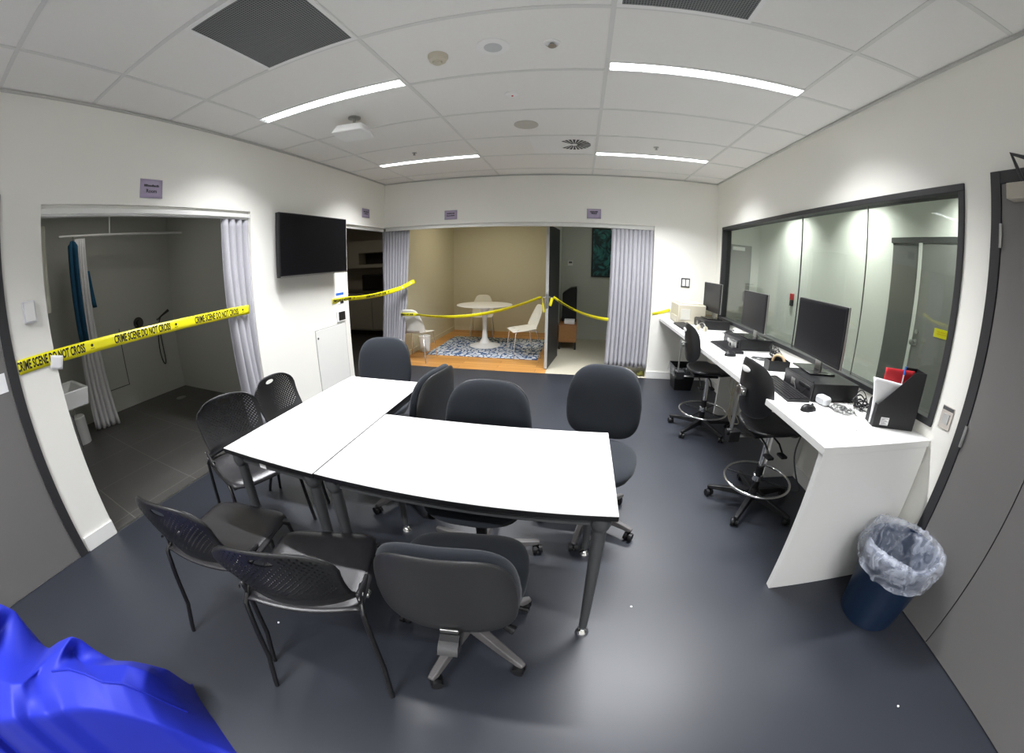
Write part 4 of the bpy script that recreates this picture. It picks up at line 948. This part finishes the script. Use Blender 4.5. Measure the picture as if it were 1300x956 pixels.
MB().tube([(-4.95, 1.88, 2.12), (-4.95, 1.88, 2.6)], .008, 8).obj('ceiling_rod', M['whitepl'], rl)
sh_ = thing('shower_set', 'black and chrome shower mixer with hand shower and looped hose', 'shower', (BX0, 2.4, 1.02))
MB().lathe([(.075, 0), (.075, .012), (.04, .02), (.04, .06), (0, .062)], n=28).obj('mixer', mat('dark_chrome', (.12, .12, .12), .2, metal=1, noise=.05), sh_); k_ = LAST[0]; k_.rotation_euler = (0, R(90), 0); k_.location = (0, -.05, 0)
MB().tube([(0, .25, -.01), (.06, .25, 0), (.05, .30, .03), (.06, .42, .09)], [.012, .014, .012, .02], 10).obj('hand_shower', mat('dark_chrome_handle', (.10, .10, .10), .3, metal=1, noise=.05), sh_)
MB().tube([(.05, .26, -.02)]+[(.04, .25+.05*math.sin(t*math.pi*2)*t*1.2, -.02-.60*math.sin(t*math.pi)) for t in [i/24 for i in range(1, 24)]]+[(.04, .29, .02)], .008, 8).obj('shower_hose', mat('dark_hose', (.06, .06, .06), .35, metal=.6, noise=.1), sh_)
tag(MB().cyl((BX0+.5, 2.55, 0), (BX0+.5, 2.55, .004), .07).obj('floor_drain', M['steel']), 'round metal drain in the dark shower floor', 'drain')

# ------------------------------------------------------------------ kitchen things
kc = thing('kitchen_bench', 'cream kitchen bench with worktop in the dark kitchen', 'kitchen cabinet', (0, 0, 0))
MB().box(-5.55, -2.82, 6.72, 7.29, .10, .90).obj('bench_body', M['kitc'], kc, smooth=0)
MB().box(-5.55, -2.82, 6.69, 7.29, .90, .94).obj('worktop', mat('dark_worktop', (.10, .09, .07), .3, noise=.1), kc, smooth=0, bevel=.003)
MB().box(-5.55, -2.82, 6.78, 7.2, 0, .10).obj('plinth', M['dark'], kc, smooth=0)
for i in range(4): MB().box(-5.50+.67*i, -4.86+.67*i, 6.70, 6.72, .13, .88).obj('bench_door', M['kitc'], kc, smooth=0, bevel=.003)
ku = thing('wall_cupboard', 'wall cupboard with dark open niche above the kitchen bench', 'kitchen cabinet', (0, 0, 0))
u_ = MB().box(-5.55, -4.62, 6.93, 7.29, 1.42, 2.0).box(-4.62, -2.82, 6.93, 7.29, 1.74, 2.0).box(-4.62, -2.82, 6.93, 7.29, 1.42, 1.49).box(-4.62, -2.82, 7.25, 7.29, 1.49, 1.74)
u_.obj('cupboard_body', M['kitc'], ku, smooth=0)
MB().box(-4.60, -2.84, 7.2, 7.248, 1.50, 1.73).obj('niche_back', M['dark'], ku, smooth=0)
mw = thing('microwave_oven', 'dark microwave on the kitchen bench', 'microwave', (-4.12, 6.98, .941))
MB().box(-.33, .30, -.20, .2, 0, .33).obj('oven_body', M['blackpl'], mw, smooth=0, bevel=.008)
MB().box(-.30, .14, -.206, -.20, .03, .30).obj('oven_door', M['blackgl'], mw, smooth=0, bevel=.002)
MB().box(.16, .28, -.204, -.20, .03, .30).obj('control_strip', M['seatpl'], mw, smooth=0)
wallbox('kitchen_socket', 'small socket on the kitchen wall left of the microwave', 'power outlet', (-4.62, 7.30, 1.15), (.001, .001, .001), M['greymetal'], [('socket_face', -.05, .05, -.012, 0, -.04, .04, M['greymetal'])])

# ------------------------------------------------------------------ lounge things
tag(MB().grid(lambda u, v: (-2.40+1.82*u+.012*math.sin(v*40), 5.42+1.5*v, .004), 40, 4).obj('patterned_rug', M['rug'], solid=.006), 'blue and white patterned rug under the round table', 'rug')
rt = thing('round_table', 'white round pedestal table on the patterned rug', 'table', (-1.60, 6.20, .012))
MB().lathe([(0, .70), (.35, .705), (.46, .715), (.485, .722), (.485, .728), (0, .73)], n=56).obj('table_top', M['white'], rt)
MB().lathe([(0, 0), (.27, 0), (.27, .008), (.20, .022), (.10, .055), (.05, .14), (.036, .30), (.040, .48), (.07, .63), (.13, .695), (0, .70)], n=40).obj('pedestal', M['whitepl'], rt)
def shell_chair(label, x, y, face, proto=None):
    if proto: c = copy_tree(proto)
    else:
        c = thing('shell_chair', '', 'chair')
        def f(u, v):
            X = (u-.5)*2
            if v < .5:
                t = v/.5; yy = .21-.40*t; z = .45-.015*math.sin(t*math.pi)-.03*(1-t)**3; w = .20+.02*math.sin(t*3)
                z += .02*X*X*t
            else:
                t = (v-.5)/.5; a = t**.8; yy = -.19-.045*math.sin(t*1.6)-.05*t; z = .45+.36*a; w = .215-.075*t*t
                yy += .05*X*X*(1-t*.6)
                z -= .035*(abs(X)**4)*t
            return (X*w, yy, z)
        MB().grid(f, 16, 28).obj('seat_shell', mat('white_shell', (.80, .79, .72), .35, noise=.01), c, solid=.010, smooth=80)
        for sx in (-1, 1):
            for sy in (-1, 1):
                MB().tube([(sx*.10, sy*.10, .43), (sx*.17, sy*.15, .425), (sx*.19, sy*.17, .40), (sx*.225, sy*.215, 0)], .0075, 10).obj('leg', M['chrome'], c)
    c.location = (x, y, .002); c.rotation_euler = (0, 0, R(face-90)); tag(c, label, 'chair', 'white shell chairs in the lounge'); return c
S = shell_chair('white shell chair with yellow tape round its back, beside the kitchen curtain', -2.40, 5.12, 88)
shell_chair('white shell chair behind the round table', -1.85, 6.98, -80, S)
s3 = shell_chair('white shell chair beside the open door, facing the round table', -.83, 5.60, 205, S); s3.location.z = .012
S.location.z = .003
tag(MB().lathe([(0, .001), (.085, .001), (.10, .26), (.092, .265), (.08, .02), (0, .02)], (-2.52, 5.66, 0), 30).obj('white_waste_bin', M['whitepl']), 'small white bin by the lounge wall behind the taped chair', 'bin')
# bedroom
tc_ = thing('tv_cabinet', 'low orange wood cabinet in the bedroom behind the open door', 'cabinet', (-.19, 6.55, 0))
MB().box(-.12, .19, -.35, .35, .13, .44).obj('cabinet_body', M['wood'], tc_, smooth=0, bevel=.003)
MB().box(-.11, .18, -.355, -.35, .15, .42).obj('cabinet_front', mat('light_cabinet_wood', (.38, .18, .06), .45, noise=.15), tc_, smooth=0)
for sx, sy in ((-.10, -.32), (.17, -.32), (.17, .32), (-.10, .32)): MB().box(sx-.018, sx+.018, sy-.018, sy+.018, 0, .13).obj('leg', M['dark'], tc_, smooth=0)
t2 = thing('bedroom_television', 'black television standing on the orange wood cabinet', 'television', (-.15, 6.66, .442))
MB().prism([(-.12, 0), (.13, 0), (.13, .62), (.02, .60), (-.12, .50)], lambda a, b, t: (a, t, b), -.16, .20).obj('television_body', M['blackpl'], t2, bevel=.01)
MB().box(.130, .134, -.14, .18, .06, .58).obj('screen', M['screen'], t2, smooth=0)
tag(MB().box(-.22, -.04, 6.25, 6.42, .4405, .51).obj('white_box', M['paper'], smooth=0, bevel=.006), 'small white box in front of the bedroom television', 'box')
pa = thing('wall_painting', 'dark teal framed painting on the bedroom wall', 'painting', (.56, 7.15, 1.70))
MB().box(-.32, .32, -.025, 0, -.47, .47).obj('picture_frame', M['ink'], pa, smooth=0)
MB().box(-.295, .295, -.028, -.025, -.445, .445).obj('canvas', M['art'], pa, smooth=0)
th = thing('thermostat', 'small white square plate on the bedroom wall', 'thermostat', (-.16, 7.15, 1.48))
MB().box(-.05, .05, -.02, 0, -.05, .05).obj('thermostat_plate', M['whitepl'], th, smooth=0, bevel=.004)
MB().box(-.03, .03, -.022, -.02, -.005, .03).obj('thermostat_window', M['greymetal'], th, smooth=0)

# ------------------------------------------------------------------ blue jacket, heaped on the floor by the camera
sil = [(-2.186, -0.409, 0.52), (-1.975, -0.295, 0.52), (-1.868, -0.223, 0.5), (-1.846, -0.193, 0.46), (-1.825, -0.196, 0.4), (-1.799, -0.196, 0.33), (-1.786, -0.174, 0.27), (-1.649, -0.112, 0.36), (-1.538, -0.053, 0.42), (-1.513, -0.03, 0.4), (-1.498, -0.015, 0.34), (-1.464, 0.016, 0.27), (-1.37, 0.066, 0.29), (-1.327, 0.106, 0.26), (-1.309, 0.144, 0.2), (-1.329, 0.161, 0.1), (-1.333, 0.179, 0.0)]
r1 = [(-1.993, -0.536, 0.5), (-1.85, -0.41, 0.51), (-1.777, -0.328, 0.5), (-1.836, -0.32, 0.42), (-1.724, -0.307, 0.4), (-1.657, -0.284, 0.37), (-1.656, -0.236, 0.34), (-1.587, -0.175, 0.38), (-1.537, -0.102, 0.4), (-1.583, -0.093, 0.33), (-1.499, -0.089, 0.33), (-1.407, -0.037, 0.34), (-1.332, 0.036, 0.33), (-1.271, 0.075, 0.3), (-1.271, 0.099, 0.22), (-1.262, 0.113, 0.12), (-1.257, 0.148, 0.0)]
r2 = [(-1.872, -0.632, 0.46), (-1.774, -0.53, 0.46), (-1.713, -0.456, 0.45), (-1.757, -0.446, 0.38), (-1.641, -0.396, 0.41), (-1.556, -0.352, 0.42), (-1.525, -0.312, 0.41), (-1.577, -0.262, 0.36), (-1.524, -0.198, 0.37), (-1.468, -0.139, 0.37), (-1.393, -0.102, 0.37), (-1.317, -0.072, 0.36), (-1.265, -0.021, 0.34), (-1.23, 0.008, 0.29), (-1.21, 0.035, 0.21), (-1.171, 0.069, 0.12), (-1.132, 0.112, 0.0)]
r3 = [(-1.707, -0.728, 0.4), (-1.591, -0.62, 0.42), (-1.558, -0.554, 0.4), (-1.596, -0.534, 0.34), (-1.511, -0.467, 0.37), (-1.455, -0.412, 0.38), (-1.459, -0.371, 0.34), (-1.392, -0.309, 0.36), (-1.387, -0.253, 0.33), (-1.323, -0.197, 0.34), (-1.273, -0.153, 0.33), (-1.224, -0.112, 0.31), (-1.174, -0.073, 0.28), (-1.124, -0.037, 0.24), (-1.088, -0.004, 0.17), (-1.05, 0.024, 0.09), (-0.989, 0.061, 0.0)]
back_ = [(x-.02, y+.01, 0) for x, y, z in sil]
fr_ = [(x*.93, y*.93-.03*(1-i/16), 0) for i, (x, y, z) in enumerate(r3)]
rows = [back_, [(x-.008, y+.004, z*.55) for x, y, z in sil], sil, r1, r2, r3, fr_]
jk = thing('blue_jacket', 'shiny blue rumpled jacket heaped on the floor', 'jacket')
def jf(u, v):
    a = u*(len(sil)-1); i = min(int(a), len(sil)-2); s = a-i; b = v*(len(rows)-1); j = min(int(b), len(rows)-2); t = b-j
    t = t*t*(3-2*t)*.5+t*.5
    def q(r): return Vector(r[i]).lerp(Vector(r[i+1]), s)
    p = q(rows[j]).lerp(q(rows[j+1]), t)
    
    p.z = max(p.z, .0)
    return p
o = MB().grid(jf, 64, 42).obj('jacket_cloth', M['blue'], jk, smooth=180, sub=1)
MB().tube([tuple(Vector(r2[i])+Vector((0, 0, .001))) for i in range(8, 16)], .005, 6).obj('seam_piping', M['blue'], jk)

# floor specks seen as crumbs
for i, (x, y) in enumerate(((-1.2, .66), (.35, 1.15), (1.45, .42), (-.05, 2.6))):
    c_ = MB().lathe([(0, 0), (.006, .001), (.004, .004), (0, .005)], (x, y, 0), 8).obj('floor_crumb', M['paper']); tag(c_, 'tiny white crumb on the dark vinyl floor', 'crumb', 'white crumbs scattered on the floor')

# ------------------------------------------------------------------ corridor downlights, and fill lamps added in the other rooms
def area(x, y, z, sx, sy, w, col, spread=160, rot=(0, 0, 0)):
    la = bpy.data.lights.new('corridor_and_fill_lamp', 'AREA'); la.shape = 'RECTANGLE'; la.size = sx; la.size_y = sy; la.energy = w; la.color = col; la.spread = R(spread)
    lo = bpy.data.objects.new('corridor_and_fill_lamp', la); COL.objects.link(lo); lo.location = (x, y, z); lo.rotation_euler = rot
for y in (2.2, 3.9, 5.6): area(3.25, y, 2.69, .12, .5, 13, (1, 1, .97), 120)
area(-4.2, 1.6, 2.59, .5, .5, 2.2, (1, .98, .9))  # added fill for the bathroom, no fitting stands there
area(-4.2, 5.4, 2.59, .4, .4, 2.6, (1, .9, .75))  # faint warm fill added to lift the dark kitchen
area(.6, 6.0, 2.59, .4, .4, 1.9, (.95, 1, .93))  # unseen fill, added to brighten the bedroom walls
area(-1.6, 6.2, 2.58, .4, .4, 6.5, (1, .90, .70))  # warm fill added on top of the light spilling into the lounge
w = bpy.data.worlds.new('world'); SC.world = w; w.use_nodes = True; w.node_tree.nodes['Background'].inputs[0].default_value = (.6, .65, .7, 1); w.node_tree.nodes['Background'].inputs[1].default_value = .0

# ------------------------------------------------------------------ camera: fisheye fitted to the photograph
cam = bpy.data.cameras.new('camera'); co = bpy.data.objects.new('camera', cam); COL.objects.link(co); SC.camera = co
RM = [[0.9892320674440656, -0.13898066531535475, -0.045872556162056786], [0.14583464888708011, 0.9624605367957156, 0.22891476644132178], [0.012335798487400846, -0.23313963579667057, 0.9723650231761085]]
mt = Matrix(((RM[0][0], RM[0][2], -RM[0][1], 0), (RM[1][0], RM[1][2], -RM[1][1], 0), (RM[2][0], RM[2][2], -RM[2][1], 1.4836), (0, 0, 0, 1)))
co.matrix_world = mt
cam.type = 'PANO'; cam.panorama_type = 'FISHEYE_LENS_POLYNOMIAL'; cam.sensor_width = 36; cam.fisheye_fov = R(360); cam.clip_start = .02; cam.clip_end = 60
cam.fisheye_polynomial_k0 = 0; cam.fisheye_polynomial_k1 = -0.07671800982217239; cam.fisheye_polynomial_k2 = -0.00015553203293773308; cam.fisheye_polynomial_k3 = 2.665451795635303e-05; cam.fisheye_polynomial_k4 = -2.0801227500099793e-07
cam.shift_x = -15.556/1300; cam.shift_y = -35.15/956
SC.view_settings.view_transform = 'Standard'; SC.view_settings.look = 'None'; SC.view_settings.gamma = 1; SC.view_settings.use_curve_mapping = False
SC.view_settings.exposure = 0.85
SC.cycles.max_bounces = 10; SC.cycles.diffuse_bounces = 10; SC.cycles.transparent_max_bounces = 16
SC.cycles.use_denoising = True
